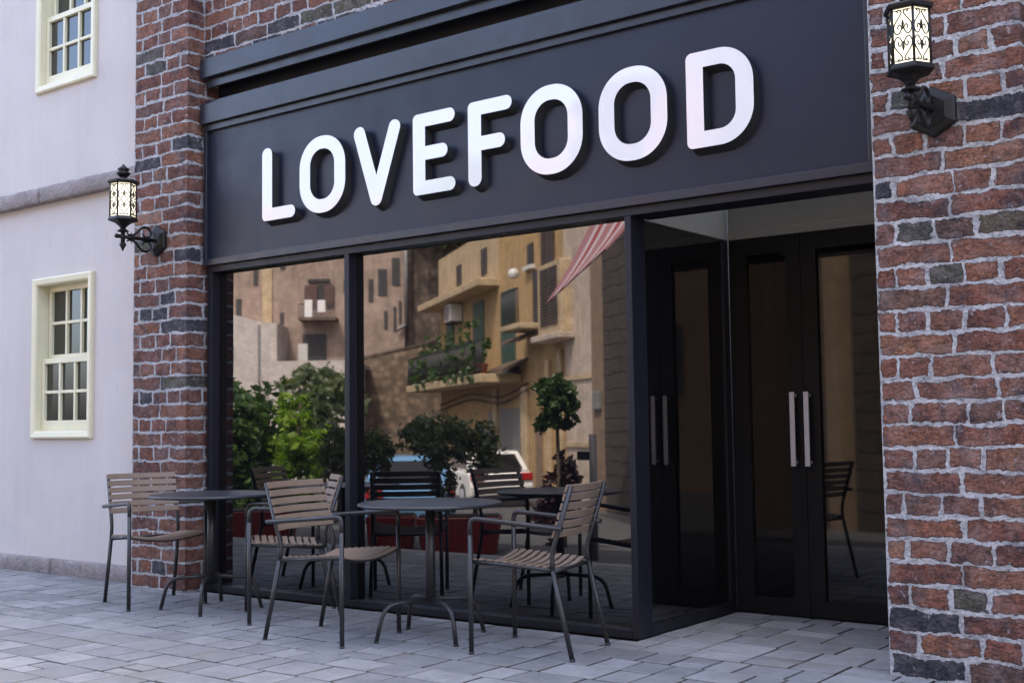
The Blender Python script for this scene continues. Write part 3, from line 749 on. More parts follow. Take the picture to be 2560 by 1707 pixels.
# ------------------------------------------------------------------ wall lanterns
def make_lantern(label):
    t = thing('wall_lantern', label, 'lamp', group='lit wall lanterns on the brick pillars')
    WY = 0.305                                   # wall surface is this far behind the lamp axis
    q = MB(); hexa = [(math.sin(a), math.cos(a)) for a in [2*math.pi*k/6 for k in range(6)]]
    def hexring(r, y): return [(r*a, y, r*b) for a, b in hexa]
    rings = [hexring(.118, WY+.003), hexring(.118, WY-.022), hexring(.108, WY-.032), hexring(.080, WY-.044), hexring(.074, WY-.052)]
    vs = [p_ for r_ in rings for p_ in r_]
    fs = [(a*6+k, a*6+(k+1) % 6, (a+1)*6+(k+1) % 6, (a+1)*6+k) for a in range(4) for k in range(6)]+[tuple(range(24, 30)), tuple(range(5, -1, -1))]
    q.add(vs, fs)
    q.build('back_plate', M['iron'], t, 0.003)
    q = MB(); q.tube([(0, -.04, 0), (0, WY-.05, 0)], .0145, 10); q.lathe([(.001, -.018), (.011, -.014), (.017, -.006), (.018, 0), (.017, .006), (.011, .014), (.001, .018)], 14, (0, -.05, 0))
    q.build('arm', M['iron'], t)
    for sgn in (1, -1):
        pts = [(0, .035, .030), (0, .055, .018), (0, .085, .020), (0, .12, .045), (0, .16, .082), (0, .205, .088), (0, .236, .062), (0, .232, .030), (0, .205, .016), (0, .176, .026), (0, .168, .045)]
        q = MB(); sp = smooth_path([(x, y, z*sgn) for x, y, z in pts], 6)
        q.tube(sp, [.004+.0055*math.sin(math.pi*min(1, .12+.86*i/len(sp))) for i in range(len(sp))], 8)
        q.tube(smooth_path([(0, .058, .020*sgn), (0, .075, .034*sgn), (0, .07, .046*sgn)], 5), [.005-.0035*i/10 for i in range(11)], 6)
        q.build('scroll', M['iron'], t)
    q = MB(); q.tube([(0, 0, .05), (0, 0, -.055)], .0155, 12)
    q.lathe([(.002, -.106), (.013, -.082), (.026, -.058), (.022, -.050), (.015, -.048)], 14)
    q.lathe([(.012, .030), (.041, .036), (.043, .041), (.030, .048), (.018, .058), (.018, .062)], 18)
    q.build('stem', M['iron'], t)
    q = MB()
    q.lathe([(.020, .060), (.030, .075), (.055, .096), (.100, .112), (.106, .116), (.106, .122), (.100, .136), (.094, .142), (.001, .144)], 6, smooth=False)
    q.build('base_tray', M['iron'], t, 0.002)
    q = MB()
    q.lathe([(.001, .380), (.098, .380), (.108, .388), (.111, .400), (.104, .408), (.040, .418), (.028, .424), (.024, .436)], 6, smooth=False)
    q.lathe([(.022, .430), (.046, .452), (.051, .463), (.040, .471), (.028, .475), (.041, .485), (.042, .494), (.026, .505), (.012, .517), (.003, .530)], 18)
    q.build('lantern_cap', M['iron'], t)
    g0, g1 = .142, .382; rg = .086
    q = MB(); q.lathe([(rg, g0), (rg, g1)], 6, smooth=False); q.build('lantern_glass', M['lampglow'], t)
    q = MB()
    for k in range(6):
        a = math.pi/3*k; q.tube([(.0905*math.cos(a), .0905*math.sin(a), g0), (.0905*math.cos(a), .0905*math.sin(a), g1)], .0062, 6)
    half = [(.40, .90), (.62, .97), (.36, .99), (.14, .93), (.16, .84), (.50, .66), (.86, .45), (.93, .25), (.72, .08), (.42, .07), (.17, .21), (.14, .32), (.34, .42), (.54, .33), (.44, .24)]
    for k in range(6):
        a = math.pi/3*(k+.5); ap = .0905*math.cos(math.pi/6)-.001; nx_, ny_ = math.cos(a), math.sin(a); tx, ty = -ny_, nx_
        W, H, zc = .0415, .112, (g0+g1)/2
        def P(u, v): return (nx_*ap+tx*u*W, ny_*ap+ty*u*W, zc+v*H)
        for su in (1, -1):
            for sv_ in (1, -1):
                q.tube([P(u*su, v*sv_) for u, v in [(b.x, b.y) for b in smooth_path([(x, y, 0) for x, y in half], 4)]], .0029, 5)
        for sv_ in (1, -1):
            q.tube([P(0, .22*sv_), P(0, .34*sv_), P(0, .44*sv_), P(0, .54*sv_), P(0, .63*sv_)], [.0018, .003, .0068, .0042, .0008], 6)
        q.tube([P(-1, .985), P(1, .985)], .002, 4); q.tube([P(-1, -.985), P(1, -.985)], .002, 4)
    q.build('scrollwork', M['iron'], t)
    return t
lan = make_lantern('lit black iron lantern on the narrow brick pillar beside the lilac wall')
lan.location = (-4.000, -0.450, 2.550)
l2 = copy_tree(lan); l2.location = (1.706, -0.450, 2.546)
l2['label'] = 'lit black iron lantern on the near brick pillar above the entrance, its top cut off'

# ------------------------------------------------------------------ chairs and tables
def make_chair(label):
    t = thing('armchair', label, 'chair', group='slatted metal armchairs at the bistro tables')
    r = .0128
    for sy in (1, -1):
        q = MB(); q.tube([(.270, .255*sy, 0.004), (.270, .255*sy, .60)], r, 12); q.lathe([(r*1.08, 0), (r*1.08, .012)], 12, (.270, .255*sy, 0)); q.build('leg', M['frame'], t)
        q = MB(); q.tube(arc_bend([(.270, .255*sy, .60), (.270, .256*sy, .684), (-.245, .262*sy, .643)], .075, 9), r, 12, flat=1.0); q.build('armrest', M['frame'], t)
        q = MB(); q.tube([(-.278, .238*sy, .004), (-.178, .230*sy, .435)], r, 12); q.lathe([(r*1.08, 0), (r*1.08, .012)], 12, (-.2785, .238*sy, 0)); q.build('leg', M['frame'], t)
        q = MB(); q.tube(arc_bend([(-.178, .230*sy, .435), (-.172, .228*sy, .515), (-.283, .224*sy, .853)], .07, 7), r*.95, 12); q.build('upright', M['frame'], t)
        q = MB(); q.tube([(.262, .246*sy, .468), (-.176, .228*sy, .436)], .011, 10); q.build('seat_rail', M['frame'], t)
    q = MB(); q.tube([(-.176, -.228, .428), (-.176, .228, .428)], .010, 10); q.build('cross_rail', M['frame'], t)
    q = MB(); q.tube([(.258, .245*(k/6-1), .464-.030*(1-(k/6-1)**2)) for k in range(13)], .009, 8); q.build('cross_rail', M['frame'], t)
    def strip(mb, pa, n, hw, th, axis):
        """curved slat: list of centre points, half width vector, thickness vector"""
        vs = []
        for c, wv, tv in pa:
            c, wv, tv = Vector(c), Vector(wv), Vector(tv)
            vs += [c-wv-tv, c+wv-tv, c+wv+tv, c-wv+tv]
        fs = [(i*4+k, i*4+(k+1) % 4, (i+1)*4+(k+1) % 4, (i+1)*4+k) for i in range(len(pa)-1) for k in range(4)]
        fs += [(3, 2, 1, 0), tuple(4*(len(pa)-1)+k for k in range(4))]
        mb.add(vs, fs)
    q = MB(); NS = 10
    for k in range(NS):
        x = .252-.0435*k; zz = .482-.0735*(k*.0435); hwid = .252-.018*(k/NS)
        f = .006 if k == 0 else 0
        strip(q, [((x, hwid*u, zz-.034*(1-u*u)-f), (.0155, 0, -.0012), (0, 0, .005)) for u in [i/8-1 for i in range(17)]], 0, 0, 0, 0)
    q.build('seat', M['slat'], t, 0.002)
    q = MB()
    for k in range(6):
        z = .613+.0455*k; xb = -.172-(z-.515)*.328+.020
        strip(q, [((xb-.034*(1-u*u), .236*u, z), (-.0052, 0, .0172), (.005, 0, .0015)) for u in [i/8-1 for i in range(17)]], 0, 0, 0, 0)
    q.build('backrest', M['slat'], t, 0.002)
    return t
ch0 = make_chair('taupe slatted armchair in front of the brick pillar, turned to the far table')
spots = [((-3.43, -.581, -17.1), None),
         ((-2.20, -.462, -128.5), 'taupe slatted armchair by the window, half hidden behind another chair'),
         ((-1.475, -.832, 6.9), 'taupe slatted armchair seen from behind in front of the window post'),
         ((-.288, -.502, -168.7), 'taupe slatted armchair near the corner post, facing left to the near table')]
for i, ((x, y, a), lb) in enumerate(spots):
    o = ch0 if i == 0 else copy_tree(ch0)
    o.location = (x, y, 0.0005); o.rotation_euler = (0, 0, R(a))
    if lb: o['label'] = lb
def make_table(label):
    t = thing('bistro_table', label, 'table', group='round grey bistro tables')
    q = MB(); q.lathe([(.001, .717), (.385, .717), (.396, .721), (.401, .728), (.398, .7345), (.390, .738), (.380, .739), (.001, .739)], 72); q.build('tabletop', M['tabletop'], t)
    q = MB(); q.tube([(0, 0, .190), (0, 0, .712)], .0265, 20); q.lathe([(.09, .708), (.09, .7165)], 24); q.build('column', M['frame'], t)
    for k in range(4):
        a = k*math.pi/2; c, s = math.cos(a), math.sin(a)
        pts = arc_bend([(.020*c, .020*s, .212), (.275*c, .275*s, .196), (.322*c, .322*s, .004)], .085, 8)
        q = MB(); q.tube(pts, .0125, 10, flat=1.0); q.lathe([(.014, 0), (.014, .01)], 10, (.3225*c, .3225*s, 0)); q.build('leg', M['frame'], t)
    return t
t0 = make_table('round grey bistro table with four curved feet, near the entrance')
t0.location = (-.991, -.5545, 0.0005); t0.rotation_euler = (0, 0, R(65))
t1 = copy_tree(t0); t1.location = (-2.889, -.535, 0.0005); t1.rotation_euler = (0, 0, R(39.5))
t1['label'] = 'round grey bistro table next to the far brick pillar'

# ================================================================== the street opposite (seen mirrored in the windows)
def V(x, y, z=0.0):
    """point of the street across from the shop, given by its distance behind the window glass"""
    return Vector((x, .14-y, z))
def frame_thing(name, label, cat, loc, rz, group=None): return thing(name, label, cat, loc, rz, group)

# ochre house row: local x runs along the facade away from the shop, local -y is out to the street
FA = Vector((-.805, -.593, 0)).normalized()
FP = V(-14.633, 21.035)
frz = math.atan2(FA.y, FA.x)
def rowbox(parent, name, boxes, mat, bevel=0.0):
    q = MB()
    for a, b in boxes: q.box(a, b)
    return q.build(name, mat, parent, bevel)
# +y local after rotation: check which side faces the shop
side = Vector((-math.sin(frz), math.cos(frz), 0))
OUT = 1.0 if side.y > 0 else -1.0          # the street side has the larger world y
def ob(x0, x1, d0, d1, z0, z1):            # d = distance out from the facade into the street
    return ((x0, OUT*d0, z0), (x1, OUT*d1, z1))
yh = thing('ochre_house', 'ochre house with a planted balcony, seen mirrored in the shop window', 'house', FP, frz)
rowbox(yh, 'wall', [ob(0.05, 15.9, -8, 0, -1.2, 5.9)], M['ochre'])
rowbox(yh, 'parapet', [ob(7.4, 16.0, -.3, .05, 6.0, 7.75), ob(15.7, 16.0, -8, -.31, 6.0, 7.75)], M['ochre_light'])
rowbox(yh, 'upper_wall', [ob(0.05, 7.35, -8, -.02, 5.91, 9.5)], M['ochre'])
rowbox(yh, 'eave', [ob(7.3, 16.8, -.3, .75, 5.72, 5.98)], M['ochre_light'], .03)
sl = rowbox(yh, 'balcony', [ob(4.9, 16.3, .01, 1.35, 2.45, 2.72)], M['ochre_light'], .03)
q = MB()
for k in range(57):
    x = 4.95+k*.20; q.tube([(x, OUT*1.28, 2.72), (x, OUT*1.28, 3.75)], .022, 5)
for z in (2.85, 3.75): q.tube([(4.95, OUT*1.28, z), (16.2, OUT*1.28, z)], .026, 6)
q.build('railing', M['railing'], sl)
for (a, b) in ((9.2, 10.6), (5.5, 7.0)): rowbox(yh, 'shutter', [ob(a, b, .003, .06, 2.73, 5.45)], M['shutter_green'])
rowbox(yh, 'window', [ob(3.55, 4.1, .003, .03, 5.95, 6.6)], M['darkvoid']); rowbox(yh, 'window_sill', [ob(3.4, 4.25, .003, .15, 5.80, 5.92)], M['acwhite'])
for a, b in ((1.55, 2.15), (2.35, 2.6)): rowbox(yh, 'shutter', [ob(a, b, .003, .08, 4.9, 7.4)], M['louvre'])
g_ = MB()
for k in range(22): g_.box(*ob(5.0, 7.3, .003, .05+.012*(k % 2), -1.2+k*.13, -1.2+k*.13+.128))
g_.build('garage_door', M['greymetal'], yh)
rowbox(yh, 'door', [ob(2.9, 3.5, .003, .05, -1.2, 1.3)], M['brownwall'])
for a, b, c in ((4.2, 4.75, 2.3), (7.55, 8.0, 2.3), (.9, 1.25, 3.2), (2.0, 2.3, 3.0)): rowbox(yh, 'pilaster', [ob(a, b, .003, .12, -1.2, c)], M['ochre_light'], .02)
for (x0, x1, z) in ((4.3, 2.3, 3.55), (6.2, 4.2, 2.75)):
    q = MB(); q.prism([[(x1, OUT*.003, z+.35), (x1, OUT*.003, z+.43), (x1, OUT*.85, z+.06), (x1, OUT*.85, z-.02)]], (0, 0, 0), (x0-x1, 0, 0)); q.build('canopy', M['tile'], yh)
bay = rowbox(yh, 'bay_window', [ob(-.55, 1.5, .003, .55, 3.6, 5.55), ], M['ochre_light'], .03)
q = MB()
for k in range(18): q.box(*ob(-.25, .42, .552, .585, 3.85+k*.088, 3.85+k*.088+.06)); q.box(*ob(.50, 1.2, .552, .585, 3.85+k*.088, 3.85+k*.088+.06))
q.build('louvre', M['louvre'], bay)
rowbox(yh, 'bay_sill', [ob(-.75, 1.7, .003, .72, 3.42, 3.595)], M['creamwall'], .03)
for a, b, c, d in ((8.6, 9.3, 6.3, 7.2), (12.2, 12.9, 6.35, 7.1), (13.6, 14.6, 2.73, 5.0), (2.9, 3.4, 4.02, 5.7)): rowbox(yh, 'window', [ob(a, b, .051 if c > 6 else .003, .09, c, d)], M['darkvoid' if c != 2.73 else 'shutter_green'])
rowbox(yh, 'meter_box', [ob(8.1, 8.5, .003, .12, 1.0, 1.6)], M['greymetal'], .02)
b2 = rowbox(yh, 'balcony', [ob(1.7, 3.5, .01, 1.1, 3.86, 4.02)], M['ochre_light'], .03)
q = MB()
for k in range(13): q.tube([(1.75+k*.142, OUT*1.04, 4.02), (1.75+k*.142, OUT*1.04, 5.0)], .016, 5)
q.tube([(1.75, OUT*1.04, 5.0), (3.46, OUT*1.04, 5.0)], .024, 5); q.build('railing', M['railing'], b2)
rowbox(yh, 'lantern_globe', [ob(2.0, 2.3, .9, 1.2, 5.3, 5.6)], M['acwhite'], .12)
q = MB()
for zz in (2.15, 1.95): q.tube(smooth_path([(4.0, OUT*.1, zz+.25), (7.0, OUT*.12, zz-.1), (11, OUT*.1, zz+.1), (15.8, OUT*.08, zz-.2)], 6), .03, 5)
q.build('wall_cable', M['railing'], yh)
ac = thing('air_conditioner', 'white air conditioner on the ochre wall, seen mirrored in the shop window', 'air conditioner', FP+FA*12.7+Vector((0, 0, 5.0)), frz)
rowbox(ac, 'casing', [ob(-.45, .45, .03, .5, -.02, .62)], M['acwhite'], .03); rowbox(ac, 'grille', [ob(-.32, .32, .502, .52, .05, .55)], M['greymetal'])
for a in (-.4, .34): rowbox(ac, 'bracket', [ob(a, a+.06, .0, .5, -.10, -.025)], M['railing'])
crh = thing('cream_house', 'cream rendered house beyond the ochre one, seen mirrored in the shop window', 'house', FP, frz)
rowbox(crh, 'wall', [ob(-2.1, 0.04, -8, .25, -1.2, 9.0)], M['creamwall'])
for a in (.55, 2.3): rowbox(crh, 'band', [ob(-2.1, 0.04, .252, .30, a, a+.12)], M['ochre_light'])
brh = thing('brown_house', 'narrow brown rendered house, seen mirrored near the corner post', 'house', FP, frz)
rowbox(brh, 'wall', [ob(-3.0, -2.11, -8, .3, -1.2, 9.0)], M['brownwall'])
rowbox(brh, 'meter_box', [ob(-2.8, -2.35, .302, .40, 1.5, 1.95)], M['greymetal'], .02)
dkh = thing('timber_house', 'dark timber clad house, seen mirrored beside the corner post', 'house', FP, frz)
rowbox(dkh, 'wall', [ob(-6.6, -3.01, -8, .32, -1.2, 9.0)], M['darktimber'])
rsh = thing('rust_house', 'rust coloured house with a pale pilaster, seen mirrored in the narrow door', 'house', FP, frz)
rowbox(rsh, 'wall', [ob(-8.9, -6.61, -8, .1, -1.2, 9.0)], M['rustwall'])
rowbox(rsh, 'pilaster', [ob(-9.7, -8.91, -8, .12, -1.2, 9.0)], M['tanlight'])
rowbox(rsh, 'cornice', [ob(-8.9, -6.61, .102, .4, 4.3, 4.5)], M['brownwall'])
tnh = thing('tan_house', 'tan house with dark carved pilasters, seen mirrored in the wide door', 'house', FP, frz)
rowbox(tnh, 'wall', [ob(-22, -9.71, -8, 0, -1.2, 9.0)], M['tanwall'])
for a, b in ((-11.45, -9.9), (-11.95, -11.5), (-13.2, -12.45)): rowbox(tnh, 'pilaster', [ob(a, b, .003, .35, -1.2, 9.0)], M['darktimber' if a > -11.5 else 'tanlight' if a > -12 else 'darktimber'])
fgh = thing('brown_house', 'tall dark brown house added out of view to darken the sky mirrored in the lobby glass', 'house', (4, -25, 0), 0)  # added house that keeps bright sky out of the lobby glass
MB().box((0, -8, -1.2), (30, 0, 15)).build('wall', M['brownwall'], fgh)
for k in range(6): MB().box((1.2+k*2.4, .003, 2.0), (2.2+k*2.4, .05, 4.2)).build('window', M['darkvoid'], fgh)
# striped awning hanging out over the street
aw = MB(); A0, B0_, C0, D0 = V(-11.6, 15.5, 3.75), V(-7.3, 11.2, 4.05), V(-6.6, 12.6, 6.3), V(-10.2, 15.2, 5.3)
NU, NV = 10, 5
def awp(u, v):
    p_ = (A0*(1-u)+B0_*u)*(1-v)+(D0*(1-u)+C0*u)*v; return p_+Vector((0, 0, -.25*math.sin(math.pi*v)*(.4+.6*u)))
for i in range(NU):
    for j in range(NV):
        uv = [(i/NU, j/NV), ((i+1)/NU, j/NV), ((i+1)/NU, (j+1)/NV), (i/NU, (j+1)/NV)]
        aw.cell([awp(*p_) for p_ in uv], [p_[0] for p_ in uv], [p_[1] for p_ in uv], 1, 1, (0, 0, 0))
awo = aw.build('awning', M['awning'], recalc=False)
sm_ = awo.modifiers.new("thickness", 'SOLIDIFY'); sm_.thickness = .03
props(awo, 'red and white striped canvas awning, seen mirrored in the shop window', 'awning')

# old plastered stone house far across, facing the shop
def facing(name, label, cat, p0, p1):
    p0, p1 = V(*p0), V(*p1); d = (p1-p0); d.z = 0
    t = thing(name, label, cat, (p0.x, p0.y, 0), math.atan2(d.y, d.x)); return t, d.length, d.normalized()
K = 1.47                                       # far things stand half as far again as first measured
def far(x, y, z): return (3.385+(x-3.385)*K, -5.565+(y+5.565)*K, 1.16+(z-1.16)*K)
old, oldw, oldd = facing('old_stone_house', 'old plastered stone house with brown shutters, seen mirrored in the shop window', 'house', far(-25.0, 15.6, 0), far(-18.0, 20.9, 0))
oo = 1.0 if Vector((-oldd.y, oldd.x, 0)).y > 0 else -1.0
def fb(x0, x1, d0, d1, z0, z1): return ((x0, oo*d0, z0), (x1, oo*d1, z1))
def fx(px): return (px-443.0)/54.3               # metres along that facade
def fz(py): return 1.16+(1058.0-py)/59.6          # metres up that facade
rowbox(old, 'wall', [fb(fx(400), fx(985), -6, 0, -1.2, fz(500))], M['oldstone'])
rowbox(old, 'rubble_wall', [fb(fx(986), fx(1260), -6, -.4, -1.2, fz(500))], M['rubble'])
wi = rowbox(old, 'window', [fb(fx(757), fx(824), .003, .05, fz(756), fz(704))], M['darkvoid'])
for a, b in ((757, 786), (803, 824)): rowbox(wi, 'shutter', [fb(fx(a), fx(b), .052, .10, fz(756), fz(704))], M['shutter_brown'])
bc = rowbox(old, 'balcony', [fb(fx(750), fx(834), .003, .9, fz(795), fz(788))], M['rubble'])
q = MB()
for k in range(16): q.tube([(fx(751)+k*.098, oo*.86, fz(788)), (fx(751)+k*.098, oo*.86, fz(755))], .015, 5)
q.tube([(fx(751), oo*.86, fz(755)), (fx(833), oo*.86, fz(755))], .02, 5); q.build('railing', M['railing'], bc)
for a, b, c, d in ((600, 612, 800, 735), (640, 650, 700, 640), (700, 712, 660, 600), (700, 709, 800, 770), (846, 853, 720, 690)): rowbox(old, 'window', [fb(fx(a), fx(b), .003, .05, fz(c), fz(d))], M['darkvoid'])
rowbox(old, 'lintel', [fb(fx(765), fx(815), .003, .15, fz(695), fz(688))], M['darkvoid'])
rowbox(old, 'doorway', [fb(fx(752), fx(806), .003, .05, -1.0, fz(826))], M['darkvoid'])
rowbox(old, 'frame_door', [fb(fx(742), fx(764), .06, .11, fz(905), fz(850))], M['acwhite'])
for a, b, c, d in ((925, 945, 730, 664), (957, 975, 705, 636), (903, 914, 745, 690), (938, 946, 815, 770), (960, 966, 820, 760), (972, 978, 800, 745)):
    rowbox(old, 'window', [fb(fx(a), fx(b), .003, .05, fz(c), fz(d))], M['darkvoid'])
q = MB(); q.tube([(fx(990), oo*.12, fz(805)), (fx(990), oo*.12, fz(560))], .09, 8); q.tube([(fx(990), oo*.12, fz(805)), (fx(968), oo*.2, fz(820))], .07, 8); q.build('drain_pipe', M['greymetal'], old)
rowbox(old, 'quoin', [fb(fx(660), fx(682), .003, .06, 0, fz(520))], M['ochre_light'])
for lab, px, w_ in (('white towel with grey hem hanging from the mirrored balcony', 774, 18), ('smaller white cloth hanging from the mirrored balcony', 803, 18)):
    c0 = old.location+oldd*fx(px); n_ = Vector((-oldd.y, oldd.x, 0))*oo
    tw = MB().box((-.16, -.012, 0), (.16, .012, .72 if px < 800 else .5)).build('towel', M['cloth'], None, .01)
    cc = c0+n_*.92; tw.location = (cc.x, cc.y, fz(788) if px < 800 else fz(776)); tw.rotation_euler = (0, 0, math.atan2(oldd.y, oldd.x))
    props(tw, lab, 'towel')
# ashlar garden wall, sloping up to the ochre house
gw, gl, gd = facing('ashlar_wall', 'tall sloping wall of squared tan stone, seen mirrored in the shop window', 'wall', far(-20.4, 18.0, 0), far(-17.2, 20.6, 0))
q = MB(); go_ = 1.0 if Vector((-gd.y, gd.x, 0)).y > 0 else -1.0
q.prism([[(0, 0, -1.2), (gl, 0, -1.2), (gl, 0, 5.0), (gl*.78, 0, 4.75), (0, 0, 3.75)]], (0, 0, 0), (0, -.5*go_, 0)); q.build('masonry', M['ashlar'], gw)
q = MB(); q.prism([[(0, go_*.05, 3.752), (gl*.78, go_*.05, 4.752), (gl, go_*.05, 5.002), (gl, go_*.05, 5.08), (gl*.78, go_*.05, 4.84), (0, go_*.05, 3.84)]], (0, 0, 0), (0, -.6*go_, 0)); q.build('coping', M['rubble'], gw)
# pale house with a sloping top and its terrace
pw, pl, pd = facing('pale_house', 'low pale rendered house with a sloping roof edge, seen mirrored in the shop window', 'house', far(-23.0, 15.3, 0), far(-20.7, 17.0, 0))
po = 1.0 if Vector((-pd.y, pd.x, 0)).y > 0 else -1.0
q = MB(); q.prism([[(-2.0, 0, -1.2), (2.95, 0, -1.2), (2.95, 0, 5.35), (2.4, 0, 5.40), (.2, 0, 6.0), (-2.0, 0, 6.4)]], (0, 0, 0), (0, -2.2*po, 0)); q.build('wall', M['palewall'], pw)
MB().box((1.0, po*.003, 3.4), (1.2, po*.04, 4.5)).build('window', M['darkvoid'], pw)
MB().box((2.2, po*.003, 2.2), (2.28, po*.05, 5.3)).build('drain_pipe', M['greymetal'], pw)
MB().box((2.952, po*.9, -1.2), (6.6, po*1.3, 3.75)).build('terrace_wall', M['palewall'], pw)
MB().box((2.952, -po*.9, 3.45), (6.6, po*.895, 3.6)).build('terrace_floor', M['palewall'], pw)

# ------------------------------------------------------------------ planting
def foliage(name, mat, blobs, n, size, seed, parent, elong=1.9):
    g = random.Random(seed); mb = MB(); tot = sum(b[3]*b[4]*b[5] for b in blobs)
    for bx, by, bz, rx, ry, rz_ in blobs:
        k = max(12, int(n*rx*ry*rz_/tot))
        cl = [(g.gauss(0, 1), g.gauss(0, 1), g.gauss(0, 1)) for _ in range(max(5, k//26))]
        for i in range(k):
            c = cl[i % len(cl)]; L = math.sqrt(sum(a*a for a in c)) or 1
            rr = (.55+.5*((i*37 % len(cl))/len(cl)))
            d = Vector((c[0]/L*rr+g.gauss(0, .15), c[1]/L*rr+g.gauss(0, .15), c[2]/L*rr+g.gauss(0, .15)))
            p_ = Vector((bx+d.x*rx, by+d.y*ry, bz+d.z*rz_))
            s_ = size*g.uniform(.6, 1.3)
            a = Vector((g.gauss(0, 1), g.gauss(0, 1), g.gauss(0, .8))).normalized(); b = a.orthogonal().normalized()
            b = (b*math.cos(g.random()*6.3)+a.cross(b)*math.sin(g.random()*6.3)).normalized()
            l_, w_ = a*s_*elong*.5, b*s_*.5
            mb.cell([p_-l_, p_+w_, p_+l_, p_-w_], [0]*4, [0]*4, 1, 1, (g.random()*.7+.3*((i % len(cl))/len(cl)), 0, 0))
    return mb.build(name, mat, parent, recalc=False)
def tree(name, label, cat, base, stems, blobs, mat, n, size, seed, group=None):
    t = thing(name, label, cat, base, 0, group)
    q = MB()
    for pts, r0, r1 in stems:
        sp = smooth_path(pts, 4); q.tube(sp, [r0+(r1-r0)*i/(len(sp)-1) for i in range(len(sp))], 8)
    q.build('trunk', M['bark'], t); foliage('crown', mat, blobs, n, size, seed, t)
    return t
def sz(p_): return street_z(p_.y)
# far left tree as sunlit and shaded parts, the light put into leaf colour
b = V(-11.62, 8.25); b.z = sz(b)
tree('leafy_tree', 'tree with sunlight in its bright leaf colour, seen mirrored beside the left window post', 'tree', b,
     [([(0, 0, 0), (.05, 0, .9), (0, .1, 1.8)], .06, .03), ([(0, 0, .8), (.25, .2, 1.6), (.3, .2, 2.0)], .04, .015), ([(0, 0, .8), (-.3, -.1, 1.7)], .04, .015)],
     [(-.25, -.15, 1.80, .32, .32, .36), (.30, .20, 1.48, .42, .38, .32), (-.25, -.15, 1.2, .40, .4, .45), (.10, .05, .78, .40, .36, .42), (.32, .2, .28, .50, .42, .28)], M['leaf_bright'], 3200, .085, 51)
b = V(-12.9, 8.15); b.z = sz(b)
tree('leafy_tree', 'bushy tree with shade in its dark leaf colour, beside the sunlit one, seen mirrored by the far brick pillar', 'tree', b,
     [([(0, 0, 0), (0, .1, 1.2), (.1, 0, 2.2)], .09, .04), ([(0, 0, 1.0), (.5, .2, 2.0)], .05, .02)],
     [(.2, .1, 1.75, .70, .65, .52), (.5, .32, 1.2, .50, .45, .5), (-.3, -.2, 1.2, .8, .7, .7), (.3, .2, .5, .75, .7, .5), (-.1, 0, 2.2, .38, .33, .28)], M['leaf_mid'], 4400, .10, 52)
b = V(-15.4, 12.4); b.z = sz(b)
tree('leafy_tree', 'feathery dark tree in front of the pale terrace, seen mirrored', 'tree', b, [([(0, 0, 0), (.1, 0, 1.2), (0, 0, 2.4)], .1, .04)],
     [(0, 0, 2.6, 1.0, .8, .7), (.9, .6, 2.3, .7, .6, .6), (.3, .2, 1.6, .9, .7, .7)], M['leaf_dark'], 1500, .13, 53)
# red planters with clipped shrubs along the kerb
def planter(x, y, w_, label):
    p_ = V(x, y); p_.z = sz(p_)
    t = thing('planter', label, 'planter', p_, R(-38), 'red planters along the kerb')
    q = MB(); h = .36
    q.prism([[(-w_/2*.86, 0, 0), (w_/2*.86, 0, 0), (w_/2, 0, h), (-w_/2, 0, h)]], (0, -.19, 0), (0, .19, 0)); q.build('tub', M['redplanter'], t, .02)
    MB().box((-w_/2+.03, -.16, h+.001), (w_/2-.03, .16, h+.012)).build('soil', M['joint'], t)
    return p_
pls = [(-6.75, 3.25, .75, 'red planter box nearest the far brick pillar, seen mirrored'), (-4.98, 3.42, .50, 'small red planter box seen mirrored right of the window post'), (-4.25, 3.62, .85, 'long red planter box seen mirrored behind the near table')]
for a in pls: planter(*a)
def shrub(x, y, blobs, mat, n, size, seed, label, h0=.30, stem=.5):
    p_ = V(x, y); p_.z = sz(p_)+h0
    return tree('shrub', label, 'shrub', p_, [([(0, 0, 0), (.02, 0, stem*.5), (0, 0, stem)], .03, .015)], blobs, mat, n, size, seed, 'clipped shrubs in the red planters')
shrub(-5.98, 3.66, [(0, 0, .72, .23, .22, .24), (.06, .05, .55, .18, .18, .18)], M['leaf_dark'], 1500, .036, 61, 'round olive shrub left of the window post, seen mirrored')
shrub(-5.35, 3.55, [(0, 0, .72, .30, .26, .26), (-.1, 0, .5, .22, .2, .24)], M['leaf_dark'], 1500, .036, 62, 'round dark shrub right of the window post, seen mirrored')
shrub(-4.75, 3.85, [(-.62, -.40, .80, .22, .20, .15), (-.34, -.22, .88, .26, .24, .14), (-.05, 0, .88, .28, .26, .17), (.26, .18, .82, .28, .26, .24), (.24, .16, .50, .18, .18, .3), (.22, .12, .2, .13, .13, .2)], M['leaf_dark'], 3000, .036, 63, 'wide flat topped dark shrub above the long red planter, seen mirrored')
shrub(-4.6, 4.3, [(0, 0, .80, .25, .25, .2), (.2, .2, .70, .25, .22, .3)], M['leaf_dark'], 1000, .045, 64, 'dark shrub at the back of the row of planters, seen mirrored')
b = V(-4.10, 5.12); b.z = sz(b)
tree('standard_tree', 'small round headed street tree on a thin bare trunk, seen mirrored', 'tree', b, [([(0, 0, 0), (.01, 0, .7), (0, 0, 1.35)], .03, .018)],
     [(0, 0, 1.60, .22, .21, .22), (-.16, -.1, 1.74, .18, .17, .12), (.13, .1, 1.46, .18, .16, .18), (-.13, -.05, 1.36, .17, .15, .12), (.12, .08, 1.80, .13, .12, .10), (-.22, -.12, 1.52, .13, .12, .15), (.2, .12, 1.62, .13, .12, .14), (.02, 0, 1.28, .16, .15, .10)], M['leaf_mid'], 2300, .042, 71)
b = V(-4.14, 5.3); b.z = sz(b)
